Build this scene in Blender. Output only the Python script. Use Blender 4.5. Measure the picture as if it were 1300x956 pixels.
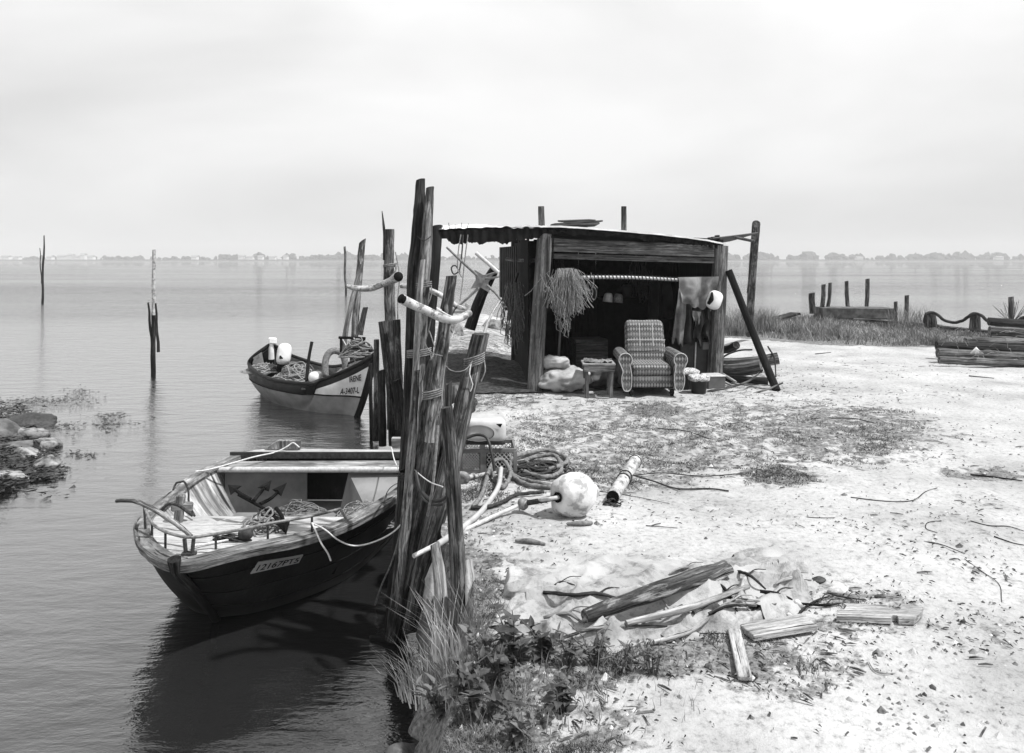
import bpy, math, random
import numpy as np
from mathutils import Vector, Matrix, noise as mn

for o in list(bpy.data.objects): bpy.data.objects.remove(o)
C = bpy.context.scene
R = math.radians
random.seed(7); RS = np.random.RandomState(11)

# ------------------------------------------------------------------ camera
FPX, CX, HY, EYE = 1000.0, 650.0, 328.5, 1.7      # focal in photo pixels, horizon row, eye height over the sand
WZ = -1.0                                         # water level
cam = bpy.data.objects.new('camera', bpy.data.cameras.new('camera'))
C.collection.objects.link(cam)
cam.location = (0, 0, EYE); cam.rotation_euler = (R(90), 0, 0)
cam.data.sensor_width = 36; cam.data.lens = 36*FPX/1300
cam.data.shift_y = -(478-HY)/1300
cam.data.clip_start = .05; cam.data.clip_end = 20000
C.camera = cam

# ------------------------------------------------------------------ world: thin bright overcast with a hazy sun
SUN_EL, SUN_AZ = R(60), R(109)                    # azimuth clockwise from +Y: from the right, a little to the front
w = bpy.data.worlds.new('World'); C.world = w; w.use_nodes = True
nt = w.node_tree; N = nt.nodes; L = nt.links; N.clear()
out = N.new('ShaderNodeOutputWorld'); bg = N.new('ShaderNodeBackground'); bg.inputs['Strength'].default_value = .1
sky = N.new('ShaderNodeTexSky'); sky.sky_type = 'NISHITA'; sky.sun_disc = False
sky.sun_elevation = SUN_EL; sky.sun_rotation = SUN_AZ
bw = N.new('ShaderNodeRGBToBW'); L.new(sky.outputs[0], bw.inputs[0])
tc = N.new('ShaderNodeTexCoord'); mp = N.new('ShaderNodeMapping'); mp.inputs['Scale'].default_value = (1.1, 1.1, 3.2)
L.new(tc.outputs['Generated'], mp.inputs[0])
nz = N.new('ShaderNodeTexNoise'); nz.inputs['Scale'].default_value = 1.3; nz.inputs['Detail'].default_value = 5; nz.inputs['Roughness'].default_value = .45
nz.inputs['Distortion'].default_value = .3
L.new(mp.outputs[0], nz.inputs['Vector'])
cr = N.new('ShaderNodeValToRGB'); cr.color_ramp.elements[0].position = .33; cr.color_ramp.elements[1].position = .68
cr.color_ramp.elements[0].color = (.62, .62, .62, 1); cr.color_ramp.elements[1].color = (.97, .97, .97, 1)
L.new(nz.outputs[0], cr.inputs[0])
sc_ = N.new('ShaderNodeVectorMath'); sc_.operation = 'SCALE'; sc_.inputs['Scale'].default_value = 10.3
sx_ = N.new('ShaderNodeSeparateXYZ'); L.new(tc.outputs['Generated'], sx_.inputs[0])
gr_ = N.new('ShaderNodeMapRange'); gr_.inputs[1].default_value = 0; gr_.inputs[2].default_value = .30; gr_.inputs[3].default_value = .76; gr_.inputs[4].default_value = 1
L.new(sx_.outputs[2], gr_.inputs[0]); mg = N.new('ShaderNodeMix'); mg.data_type = 'RGBA'; mg.blend_type = 'MULTIPLY'; mg.inputs[0].default_value = 1
L.new(cr.outputs[0], mg.inputs[6]); L.new(gr_.outputs[0], mg.inputs[7]); L.new(mg.outputs[2], sc_.inputs[0])
mx = N.new('ShaderNodeMix'); mx.data_type = 'RGBA'; mx.inputs[0].default_value = .9
L.new(bw.outputs[0], mx.inputs[6]); L.new(sc_.outputs[0], mx.inputs[7])
L.new(mx.outputs[2], bg.inputs['Color']); L.new(bg.outputs[0], out.inputs[0])

sun = bpy.data.objects.new('sun', bpy.data.lights.new('sun', 'SUN')); C.collection.objects.link(sun)
sun.data.energy = 4.8; sun.data.angle = R(1.5); sun.data.color = (1, 1, 1)
sd = Vector((math.sin(SUN_AZ)*math.cos(SUN_EL), math.cos(SUN_AZ)*math.cos(SUN_EL), math.sin(SUN_EL)))
sun.rotation_euler = sd.to_track_quat('Z', 'Y').to_euler(); sun.location = (0, 0, 30)
vs = C.view_settings; vs.view_transform = 'Standard'; vs.look = 'None'; vs.gamma = 1; vs.exposure = .2
try:
    C.cycles.volume_bounces = 1; C.cycles.max_bounces = 6; C.cycles.volume_step_rate = 4
except Exception: pass

# ------------------------------------------------------------------ pixel helpers (photo pixels -> points of the place)
def W(px, py, D): return Vector(((px-CX)*D/FPX, D, EYE-(py-HY)*D/FPX))
def G(px, py, z=0.0):
    D = (EYE-z)*FPX/(py-HY); return Vector(((px-CX)*D/FPX, D, z))
def sstep(a, b, x):
    t = min(1, max(0, (x-a)/(b-a))); return t*t*(3-2*t)
def bank_x(y):                                     # the left bank of the sandy quay
    if y < 9.4: return -.42 + .03*math.sin(y*2.1)+.20*(1-sstep(4.25, 4.9, y))
    return -.42 - 1.05*sstep(9.4, 11.4, y) - .5*sstep(12, 18, y)
def hz(x, y):                                      # height of the sand
    h = .030*mn.noise(Vector((x*.55, y*.55, 3))) + .020*mn.noise(Vector((x*1.7, y*1.7, 7)))
    rough = sstep(5.5, 6.6, y)*(1-sstep(9.3, 10.3, y))*(1-sstep(2.8, 4.6, x))
    h += rough*(.035*mn.noise(Vector((x*3.1, y*3.6, 1))) + .022*mn.noise(Vector((x*8, y*9, 5))))
    h += .010*mn.noise(Vector((x*6, y*6, 2)))
    dd = (x-2.05)*.62+(y-4.9)*.785                      # wheel ruts crossing the sand
    for o_ in (0, 1.15):
        q = abs(dd-o_)
        if q < .2 and x > 1.2: h += -.012*(1-q/.2)+.007*math.sin((x-y)*38)*(1-q/.2)
    left = sstep(.3, -.9, x) if x < .3 else 0
    h += left*sstep(11, 14, y)*.18
    return h
def Gh(px, py, up=0.0):
    z = 0
    for _ in range(5):
        p = G(px, py, z); z = hz(p.x, p.y)
    return Vector((p.x, p.y, z+up))

# ------------------------------------------------------------------ mesh builder
class MB:
    def __init__(s): s.v = []; s.f = []; s.g = []; s.m = []; s.sm = []; s.cur = 0
    def add(s, vs, fs, gc=None, smooth=True, mi=None):
        b = len(s.v); s.v += [tuple(p) for p in vs]
        s.g += [tuple(p) for p in (gc if gc is not None else vs)]
        for f in fs:
            s.f.append(tuple(i+b for i in f)); s.m.append(s.cur if mi is None else mi); s.sm.append(smooth)
        return s
LOC = {}
def build(name, mb, mat, parent=None, base=None):
    """links the builder as ONE mesh object; origin = base point (or its parent's)"""
    v = np.array(mb.v, dtype=np.float64)
    if parent is not None: o0 = np.array(LOC[parent.name])
    elif base is not None: o0 = np.array(tuple(base))
    else: o0 = np.array([(v[:,0].min()+v[:,0].max())/2, (v[:,1].min()+v[:,1].max())/2, v[:,2].min()])
    me = bpy.data.meshes.new(name)
    me.from_pydata((v-o0).tolist(), [], mb.f)
    me.polygons.foreach_set('use_smooth', mb.sm); me.polygons.foreach_set('material_index', mb.m)
    a = me.attributes.new('gc', 'FLOAT_VECTOR', 'POINT'); a.data.foreach_set('vector', np.array(mb.g, dtype=np.float32).ravel())
    for m_ in (mat if isinstance(mat, (list, tuple)) else [mat]): me.materials.append(m_)
    me.update()
    o = bpy.data.objects.new(name, me); C.collection.objects.link(o)
    if parent is not None: o.parent = parent
    else: o.location = o0
    LOC[o.name] = tuple(o0)
    return o
def tag(o, label, cat, group=None, kind=None):
    o['label'] = label; o['category'] = cat
    if group: o['group'] = group
    if kind: o['kind'] = kind
    return o
def thing(name, label, cat, loc, group=None):
    o = bpy.data.objects.new(name, None); C.collection.objects.link(o); o.location = loc
    o.empty_display_size = .1; LOC[o.name] = tuple(loc)
    return tag(o, label, cat, group)
def structure(name, mb, mat, base=(0,0,0)):
    o = build(name, mb, mat, base=base); o['kind'] = 'structure'; return o
def stuff(name, label, cat, mb, mat):
    return tag(build(name, mb, mat), label, cat, kind='stuff')

def catmull(pts, seg):
    P = [Vector(p) for p in pts]
    if len(P) == 2:
        n = max(1, int((P[1]-P[0]).length/seg)); return [P[0].lerp(P[1], i/n) for i in range(n+1)], [i/n for i in range(n+1)]
    Q = [P[0]*2-P[1]]+P+[P[-1]*2-P[-2]]; out = []; ts = []
    for i in range(len(P)-1):
        a, b, c, d = Q[i:i+4]; n = max(1, int((c-b).length/seg))
        for k in range(n):
            t = k/n
            out.append(.5*((2*b)+(c-a)*t+(2*a-5*b+4*c-d)*t*t+(3*b-a-3*c+d)*t**3)); ts.append((i+t)/(len(P)-1))
    out.append(P[-1]); ts.append(1.0); return out, ts
def tube(mb, pts, rad, n=10, seg=.05, lump=0, groove=0, lobes=0, pitch=.12, lob=.12, cap=True, slant=0, smooth=True, mi=None, flat=1.0, spl=True):
    if spl: P, T = catmull(pts, seg)
    else: P = [Vector(p) for p in pts]; T = [i/(len(P)-1) for i in range(len(P))]
    rr = rad if isinstance(rad, (list, tuple)) else (rad, rad)
    def rad_at(t):
        x = t*(len(rr)-1); i = min(len(rr)-2, int(x)); return rr[i]+(rr[i+1]-rr[i])*(x-i)
    off = random.random()*50
    gr = [mn.noise(Vector((math.cos(2*math.pi*k/n)*2.3, math.sin(2*math.pi*k/n)*2.3, off)))+.7*mn.noise(Vector((k*1.7, off, 3))) for k in range(n)]
    t0 = (P[1]-P[0]).normalized(); ref = Vector((0, 1, 0)) if abs(t0.y) < .9 else Vector((1, 0, 0))
    u = ref.cross(t0).normalized(); s = 0; vs = []; gs = []
    for i, p in enumerate(P):
        t = (P[min(i+1, len(P)-1)]-P[max(i-1, 0)])
        if t.length < 1e-9: t = t0.copy()
        t.normalize(); u = (u-t*u.dot(t)).normalized(); v = t.cross(u)
        if i: s += (p-P[i-1]).length
        r0 = rad_at(T[i])
        for k in range(n):
            a = 2*math.pi*k/n; r = r0
            if groove: r *= 1+groove*gr[k]*(1+.5*mn.noise(Vector((k*.9, s*2, off))))
            if lump: r *= 1+lump*mn.noise(Vector((math.cos(a)*.8+off, math.sin(a)*.8, s/max(r0, .01)*.35)))
            if lobes: r *= 1+lob*math.cos(lobes*a-2*math.pi*s/pitch)
            q = p+u*math.cos(a)*r+v*math.sin(a)*r*flat
            if slant and i == len(P)-1: q += t*slant*math.cos(a)*r0
            vs.append(q); gs.append((math.cos(a)*r0+off, math.sin(a)*r0, s))
    fs = []; m = len(P)
    for i in range(m-1):
        for k in range(n):
            k2 = (k+1) % n; fs.append((i*n+k, i*n+k2, (i+1)*n+k2, (i+1)*n+k))
    mb.add(vs, fs, gs, smooth, mi)
    if cap:
        for i in (0, m-1):
            ring = vs[i*n:(i+1)*n]; c = sum(ring, Vector())/n
            g = [(off+math.cos(2*math.pi*k/n)*rad_at(i and 1)*.5, .5*rad_at(i and 1)*math.sin(2*math.pi*k/n), 9+i) for k in range(n)]+[(off, 0, 9+i)]
            fc = [(k, (k+1) % n, n) if i else ((k+1) % n, k, n) for k in range(n)]
            mb.add(ring+[c], fc, g, False, mi)
    return mb
def box(mb, c, s, rot=None, mi=None, bev=0.0, jit=0.0):
    """box centred on c, size s, optional rotation Matrix/euler"""
    c = Vector(c); sx, sy, sz = [q/2 for q in s]
    M = Matrix.Identity(3) if rot is None else (rot if isinstance(rot, Matrix) else __import__('mathutils').Euler(rot).to_matrix())
    off = random.random()*40; ax = max(range(3), key=lambda i: s[i])
    b = min(bev, min(sx, sy, sz)*.45)
    def put(l):
        g = [l[0], l[1], l[2]]; g[ax], g[2] = g[2], g[ax]
        return c+M @ Vector(l), (g[0]+off, g[1], g[2])
    if b <= 0:
        vs = [(i*sx, j*sy, k*sz) for i in (-1, 1) for j in (-1, 1) for k in (-1, 1)]
        fs = [(0,1,3,2), (4,6,7,5), (0,4,5,1), (2,3,7,6), (0,2,6,4), (1,5,7,3)]
    else:
        vs = []; idx = {}
        for i in (-1, 1):
            for j in (-1, 1):
                for k in (-1, 1):
                    for a in range(3):
                        q = [i*sx, j*sy, k*sz]
                        for d in range(3):
                            if d != a: q[d] -= (i, j, k)[d]*b
                        idx[(i, j, k, a)] = len(vs); vs.append(tuple(q))
        fs = []
        for a in range(3):
            d, e = [(1, 2), (2, 0), (0, 1)][a]
            for sg in (-1, 1):
                q = []
                for (p1, p2) in ((-1,-1), (1,-1), (1,1), (-1,1)):
                    t = [0, 0, 0]; t[a] = sg; t[d] = p1; t[e] = p2; q.append(idx[(*t, a)])
                fs.append(tuple(q if sg > 0 else q[::-1]))
        for a in range(3):
            d, e = [(1, 2), (2, 0), (0, 1)][a]
            for p1 in (-1, 1):
                for p2 in (-1, 1):
                    def K(sa, w_):
                        t = [0, 0, 0]; t[a] = sa; t[d] = p1; t[e] = p2; return idx[(*t, w_)]
                    q = (K(-1, d), K(1, d), K(1, e), K(-1, e)); fs.append(q if p1*p2 > 0 else q[::-1])
        for i in (-1, 1):
            for j in (-1, 1):
                for k in (-1, 1):
                    q = tuple(idx[(i, j, k, a)] for a in range(3)); fs.append(q if i*j*k > 0 else q[::-1])
    if jit: vs = [tuple(q+random.uniform(-jit, jit) for q in p) for p in vs]
    P = [put(p) for p in vs]
    return mb.add([p[0] for p in P], fs, [p[1] for p in P], False, mi)
def beam(mb, a, b, w_, h_, roll=0.0, mi=None, bev=.003, up=(0, 0, 1)):
    """a board from a to b, w_ across, h_ along up"""
    a = Vector(a); b = Vector(b); d = (b-a); ln = d.length; d.normalize(); U = Vector(up)
    x = d.cross(U)
    if x.length < 1e-4: x = d.cross(Vector((0, 1, 0)))
    x.normalize(); z = x.cross(d)
    if roll: q = Matrix.Rotation(roll, 3, d); x = q @ x; z = q @ z
    M = Matrix((x, d, z)).transposed()
    return box(mb, (a+b)/2, (w_, ln, h_), M, mi, bev)
def rbox(mb, c, s, r=.04, n=5, rot=None, nz_=0, sc=3, mi=None, sag=0, fn=None, wr=False):
    """rounded box / cushion / sack: cube-sphere clamp plus noise"""
    c = Vector(c); h = [q/2 for q in s]; r = min(r, *h)
    M = Matrix.Identity(3) if rot is None else (rot if isinstance(rot, Matrix) else __import__('mathutils').Euler(rot).to_matrix())
    vs = []; fs = []; gs = []; off = random.random()*30; m = n+1
    ts = [-1+2*i/n for i in range(m)]
    prm = [math.copysign(1-(1-abs(t))**1.6, t) for t in ts]
    for a in range(3):
        d, e = [(1, 2), (2, 0), (0, 1)][a]
        for sg in (-1, 1):
            b0 = len(vs)
            for i in range(m):
                for j in range(m):
                    q = [0, 0, 0]; q[a] = sg*h[a]; q[d] = prm[i]*h[d]; q[e] = prm[j]*h[e]
                    inn = Vector([max(-h[k]+r, min(h[k]-r, q[k])) for k in range(3)])
                    dv = Vector(q)-inn
                    if dv.length > 1e-9: dv = dv.normalized()*r
                    p = inn+dv
                    if fn: p = fn(p, h)
                    if nz_: p += p.normalized()*nz_*(mn.noise(p*sc+Vector((off, 0, 0)))+.5*mn.noise(p*sc*2.7+Vector((off, 5, 0)))-(1.6*(1-abs(mn.noise(Vector((p.x*sc*1.1, p.y*sc*1.1, p.z*sc*2.2+off))))*3) if wr else 0)*.5)
                    vs.append(c+M @ p); gs.append((p.x, p.y, p.z))
            for i in range(m-1):
                for j in range(m-1):
                    f = (b0+i*m+j, b0+(i+1)*m+j, b0+(i+1)*m+j+1, b0+i*m+j+1)
                    fs.append(f if sg > 0 else f[::-1])
    # weld
    key = {}; rem = []; V2 = []; G2 = []
    for v, g in zip(vs, gs):
        k = (round(v.x, 5), round(v.y, 5), round(v.z, 5))
        if k not in key: key[k] = len(V2); V2.append(v); G2.append(g)
        rem.append(key[k])
    F2 = []
    for f in fs:
        q = []
        for i in f:
            if rem[i] not in q: q.append(rem[i])
        if len(q) > 2: F2.append(tuple(q))
    return mb.add(V2, F2, G2, True, mi)
def rock(mb, c, s, seed, n=12, amp=.35, mi=None, cut=True):
    c = Vector(c); vs = []; fs = []; rnd = random.Random(seed)
    planes = [(Vector((rnd.uniform(-1,1), rnd.uniform(-1,1), rnd.uniform(-.4,1))).normalized(), rnd.uniform(.45,.8)) for _ in range(12)]
    m = n*2
    for i in range(n+1):
        for k in range(m):
            th = math.pi*i/n; ph = 2*math.pi*k/m
            d = Vector((math.sin(th)*math.cos(ph), math.sin(th)*math.sin(ph), math.cos(th)))
            r = 1+amp*mn.noise(d*1.3+Vector((seed*3.1, 0, 0)))
            if cut:
                for pn, pd in planes:
                    q = d.dot(pn)
                    if q*r > pd: r = pd/q
            r += .06*mn.noise(d*5+Vector((seed, 0, 0)))
            vs.append(Vector((d.x*s[0], d.y*s[1], d.z*s[2]))*r+c)
    for i in range(n):
        for k in range(m):
            k2 = (k+1) % m; fs.append((i*m+k, (i+1)*m+k, (i+1)*m+k2, i*m+k2))
    return mb.add(vs, fs, None, True, mi)
def lathe(mb, prof, c, axis=(0, 0, 1), n=24, mi=None, smooth=True, gfun=None):
    """prof: list of (r, h) along axis from c"""
    ax = Vector(axis).normalized(); u = ax.cross(Vector((0, 1, 0)))
    if u.length < .1: u = ax.cross(Vector((1, 0, 0)))
    u.normalize(); v = ax.cross(u); c = Vector(c); vs = []; gs = []; fs = []
    for r, h in prof:
        for k in range(n):
            a = 2*math.pi*k/n; vs.append(c+ax*h+(u*math.cos(a)+v*math.sin(a))*r); gs.append((math.cos(a)*r, math.sin(a)*r, h))
    for i in range(len(prof)-1):
        for k in range(n):
            k2 = (k+1) % n; fs.append((i*n+k, i*n+k2, (i+1)*n+k2, (i+1)*n+k))
    return mb.add(vs, fs, gs, smooth, mi)
def grid(mb, fn, nu, nv, mi=None, smooth=True, gc=None):
    vs = []; gs = []
    for i in range(nu+1):
        for j in range(nv+1):
            p = fn(i/nu, j/nv); vs.append(p); gs.append(gc(i/nu, j/nv) if gc else p)
    fs = [(i*(nv+1)+j, (i+1)*(nv+1)+j, (i+1)*(nv+1)+j+1, i*(nv+1)+j+1) for i in range(nu) for j in range(nv)]
    return mb.add(vs, fs, gs, smooth, mi)

# ------------------------------------------------------------------ materials (the place is photographed in black and white: greys)
def g3(v): return (v, v, v, 1)
class NT:
    def __init__(s, name):
        s.m = bpy.data.materials.new(name); s.m.use_nodes = True; s.t = s.m.node_tree; s.n = s.t.nodes; s.l = s.t.links
        s.b = s.n['Principled BSDF']; s.o = s.n['Material Output']
    def new(s, k, **kw):
        x = s.n.new(k)
        for a, b in kw.items(): setattr(x, a, b)
        return x
    def link(s, a, b): s.l.new(a, b)
    def coord(s, obj=False, scale=(1, 1, 1)):
        if obj: t = s.new('ShaderNodeTexCoord').outputs['Object']
        else: a = s.new('ShaderNodeAttribute'); a.attribute_name = 'gc'; t = a.outputs['Vector']
        m = s.new('ShaderNodeMapping'); m.inputs['Scale'].default_value = scale; s.link(t, m.inputs[0]); return m.outputs[0]
    def noise(s, vec, scale=1, detail=4, rough=.55, dist=0):
        n = s.new('ShaderNodeTexNoise'); n.inputs['Scale'].default_value = scale; n.inputs['Detail'].default_value = detail
        n.inputs['Roughness'].default_value = rough; n.inputs['Distortion'].default_value = dist; s.link(vec, n.inputs['Vector']); return n.outputs[0]
    def ramp(s, fac, stops):
        r = s.new('ShaderNodeValToRGB'); e = r.color_ramp.elements
        while len(e) < len(stops): e.new(.5)
        for i, (p, v) in enumerate(stops): e[i].position = p; e[i].color = g3(v)
        s.link(fac, r.inputs[0]); return r.outputs[0]
    def mix(s, fac, a, b, mode='MIX'):
        m = s.new('ShaderNodeMix'); m.data_type = 'RGBA'; m.blend_type = mode
        for i, x in ((0, fac), (6, a), (7, b)):
            if isinstance(x, (int, float)): m.inputs[i].default_value = x if i == 0 else g3(x)
            else: s.link(x, m.inputs[i])
        return m.outputs[2]
    def math(s, op, a, b=0):
        m = s.new('ShaderNodeMath', operation=op)
        for i, x in enumerate((a, b)):
            if isinstance(x, (int, float)): m.inputs[i].default_value = x
            else: s.link(x, m.inputs[i])
        return m.outputs[0]
    def bump(s, h, dist=.01, st=1.0, prev=None):
        b = s.new('ShaderNodeBump'); b.inputs['Distance'].default_value = dist; b.inputs['Strength'].default_value = st
        s.link(h, b.inputs['Height'])
        if prev: s.link(prev, b.inputs['Normal'])
        return b.outputs[0]
    def fin(s, col, rough=.8, nrm=None, spec=.3, metal=0):
        if isinstance(col, (int, float)): s.b.inputs['Base Color'].default_value = g3(col)
        else: s.link(col, s.b.inputs['Base Color'])
        if isinstance(rough, (int, float)): s.b.inputs['Roughness'].default_value = rough
        else: s.link(rough, s.b.inputs['Roughness'])
        s.b.inputs['Specular IOR Level'].default_value = spec; s.b.inputs['Metallic'].default_value = metal
        if nrm: s.link(nrm, s.b.inputs['Normal'])
        return s.m
def wood(name, lo, hi, sc=60, blot=.5, rough=.85, bd=.006, cracks=True, peel=0, tide=False):
    t = NT(name); c = t.coord(scale=(sc, sc, sc*.045)); n1 = t.noise(c, 1, 6, .65, .3)
    c2 = t.coord(scale=(5, 5, 2.2)); n2 = t.noise(c2, 1, 5, .6)
    col = t.ramp(n1, [(.30, lo*.55), (.43, lo), (.60, hi), (.76, min(1, hi*1.3))])
    gn = t.noise(t.coord(scale=(sc*2.2, sc*2.2, sc*.35)), 1, 5, .7); col = t.mix(.75, col, t.ramp(gn, [(.36, .35), (.52, 1.0)]), 'MULTIPLY')
    bl = t.ramp(n2, [(.36, 1-blot), (.62, 1.0)])
    col = t.mix(1.0, col, bl, 'MULTIPLY')
    if peel:
        pk = t.ramp(t.noise(t.coord(scale=(11, 11, 2.6)), 1, 6, .68, .5), [(.47, 1-peel), (.52, 1.0)]); col = t.mix(1.0, col, pk, 'MULTIPLY')
    if tide:
        ge = t.new('ShaderNodeNewGeometry'); sx = t.new('ShaderNodeSeparateXYZ'); t.link(ge.outputs['Position'], sx.inputs[0])
        wz_ = t.math('ADD', sx.outputs[2], t.math('MULTIPLY', t.noise(t.coord(scale=(9, 9, 3)), 1, 4), .5))
        mr_ = t.new('ShaderNodeMapRange'); mr_.inputs[1].default_value = -.45; mr_.inputs[2].default_value = -.15; mr_.inputs[3].default_value = .22; mr_.inputs[4].default_value = 1
        t.link(wz_, mr_.inputs[0]); col = t.mix(1.0, col, mr_.outputs[0], 'MULTIPLY')
    c3 = t.coord(scale=(sc*1.3, sc*1.3, sc*.05)); n3 = t.noise(c3, 1, 3, .5, .4)
    if cracks:
        ck = t.ramp(n3, [(.335, .12), (.37, 1.0)]); col = t.mix(1.0, col, ck, 'MULTIPLY')
    nr = t.bump(n1, bd, .8, t.bump(n3, bd*1.5, .6))
    return t.fin(col, rough, nr, .2)
def mottled(name, lo, hi, sc=12, rough=.8, bd=.004, spec=.3, obj=False, speck=None, metal=0, a=.35, b=.65, bsc=None):
    t = NT(name); c = t.coord(obj); n1 = t.noise(c, sc, 6, .6); col = t.ramp(n1, [(a, lo), (b, hi)])
    if speck:
        n3 = t.noise(c, speck[0], 3, .6); col = t.mix(1.0, col, t.ramp(n3, [(speck[1], speck[2]), (speck[1]+.05, 1.0)]), 'MULTIPLY')
    nr = t.bump(t.noise(c, bsc or sc*2.5, 5, .6), bd, .8)
    return t.fin(col, rough, nr, spec, metal)

M = {}
M['pole'] = wood('weathered_pole_wood', .12, .42, 75, .55, peel=.72, tide=True)
M['pole_dark'] = wood('dark_wet_pole_wood', .014, .07, 70, .5, peel=.5, tide=True)
M['pole_pale'] = wood('pale_split_wood', .16, .42, 60, .55)
M['pole_mid'] = wood('brown_grey_pole_wood', .055, .27, 65, .6, peel=.6, tide=True)
M['post_pale'] = wood('pale_post_timber', .12, .27, 45, .45, peel=.3)
M['timber'] = wood('grey_timber', .05, .15, 45, .5)
M['board'] = wood('bleached_board', .30, .5, 55, .3)
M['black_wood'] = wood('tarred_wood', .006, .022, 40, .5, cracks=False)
M['log'] = wood('barked_log', .07, .24, 40, .5, bd=.012)
M['log_dark'] = wood('dark_log', .012, .06, 35, .5, bd=.014)
M['log_end'] = wood('log_end_wood', .22, .42, 60, .3)
M['hull_dark'] = mottled('dark_hull_paint', .005, .02, 5, .5, .004, .18)
t = NT('worn_dark_hull'); c = t.coord(True)
col = t.ramp(t.noise(c, 3.5, 7, .7), [(.35, .005), (.60, .016), (.74, .05)])
col = t.mix(.8, col, t.ramp(t.noise(t.coord(True, (22, 22, 2.2)), 1, 5, .7), [(.35, .4), (.62, 1)]), 'MULTIPLY')
ge = t.new('ShaderNodeNewGeometry'); sx = t.new('ShaderNodeSeparateXYZ'); t.link(ge.outputs['Position'], sx.inputs[0])
mr_ = t.new('ShaderNodeMapRange'); mr_.inputs[1].default_value = -.86; mr_.inputs[2].default_value = -.92; mr_.inputs[3].default_value = 0; mr_.inputs[4].default_value = .8
t.link(t.math('ADD', sx.outputs[2], t.math('MULTIPLY', t.noise(c, 9, 5), .08)), mr_.inputs[0]); col = t.mix(mr_.outputs[0], col, .035)
M['hull_worn'] = t.fin(col, .55, t.bump(t.noise(c, 20, 5, .7), .004, .8), .2)
M['white_paint_worn'] = wood('worn_white_paint', .34, .72, 22, .3, cracks=False)
M['inner_plank'] = wood('inner_hull_planks', .20, .62, 16, .4, bd=.004)
M['deck'] = wood('pale_boat_deck', .42, .52, 30, .25, bd=.003, cracks=False)
M['gun'] = wood('gunwale_paint', .26, .46, 34, .45, bd=.004, peel=.45)
M['grey_paint'] = mottled('grey_hull_paint', .14, .24, 3, .6, .003)
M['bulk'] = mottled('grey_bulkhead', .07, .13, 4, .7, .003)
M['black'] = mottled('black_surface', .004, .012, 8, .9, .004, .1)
M['iron'] = mottled('rusty_iron', .012, .045, 30, .7, .002, .4)
M['galv'] = mottled('galvanised_pipe', .10, .22, 40, .5, .001, .5)
M['galv_pale'] = mottled('pale_metal', .35, .55, 30, .5, .001, .5)
M['pvc'] = mottled('dirty_white_pipe', .28, .58, 14, .55, .003, .3, speck=(26, .42, .4))
M['white'] = mottled('white_plastic', .62, .82, 6, .35, .001, .5)
M['white_rough'] = mottled('weathered_foam', .42, .70, 7, .85, .012, .2, speck=(11, .40, .62), bsc=14)
M['rope'] = mottled('old_rope', .10, .24, 40, .95, .003, .1)
M['rope_pale'] = mottled('pale_cord', .42, .68, 60, .9, .001, .1)
M['rope_dark'] = mottled('dark_cord', .02, .06, 60, .9, .001, .1)
M['net'] = mottled('fishing_net', .14, .36, 40, .9, .001, .1)
M['net_dark'] = mottled('dark_net', .10, .25, 40, .9, .001, .1)
M['rubber'] = mottled('black_rubber', .012, .03, 10, .5, .002, .4)
M['hose'] = mottled('pale_hose', .34, .46, 10, .5, .001, .4)
M['rock'] = mottled('quay_rock', .08, .34, 6, .9, .02, .2, speck=(12, .40, .6))
M['wet_rock'] = mottled('wet_rock', .03, .16, 5, .6, .02, .4)
M['weed_sea'] = mottled('seaweed', .008, .045, 30, .5, .01, .4)
M['sack'] = mottled('pale_sack', .20, .46, 5, .85, .012, .2, bsc=9)
M['sack_dark'] = mottled('grey_sack', .06, .14, 5, .85, .01, .2)
M['cloth_dark'] = mottled('dark_oilskin', .01, .04, 4, .55, .01, .3)
M['cloth_grey'] = mottled('grey_cloth', .07, .26, 3.5, .8, .012, .2, bsc=6)
M['tin'] = mottled('corrugated_dark', .015, .05, 6, .6, .003, .4)
M['tin_pale'] = mottled('corrugated_bleached', .45, .75, 6, .6, .003, .4)
M['felt'] = mottled('roof_felt', .5, .78, 3, .8, .004, .2)
M['crate'] = mottled('grey_crate_plastic', .10, .2, 8, .5, .001, .4)
M['cowl_grey'] = mottled('grey_cowl_recess', .16, .3, 4, .5, .001, .4)
M['shell'] = mottled('pale_shells', .5, .8, 60, .9, .02, .2, speck=(50, .42, .3))
M['leaf_dark'] = mottled('broad_leaf', .02, .07, 12, .55, .002, .4)
M['leaf'] = mottled('weed_leaf', .05, .15, 12, .6, .002, .3)
M['grass'] = mottled('dry_grass', .10, .38, 3, .8, .001, .1, obj=True)
M['grass_pale'] = mottled('pale_grass', .30, .55, 4, .8, .001, .1, obj=True)
M['grass_dark'] = mottled('patch_grass', .05, .24, 3, .85, .001, .1, obj=True)
M['litter'] = mottled('ground_litter', .02, .16, 20, .9, .001, .1, obj=True)
M['concrete'] = mottled('dark_concrete', .05, .14, 6, .9, .006, .2)
M['trees_far'] = mottled('far_foliage', .03, .09, .3, .95, .0, .1, obj=True)
M['house_far'] = mottled('far_house_wall', .6, .8, .3, .9, 0, .1, obj=True)
M['roof_far'] = mottled('far_house_roof', .2, .3, .3, .9, 0, .1, obj=True)
M['ink'] = mottled('black_lettering', .006, .02, 20, .6, 0, .2)

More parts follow.
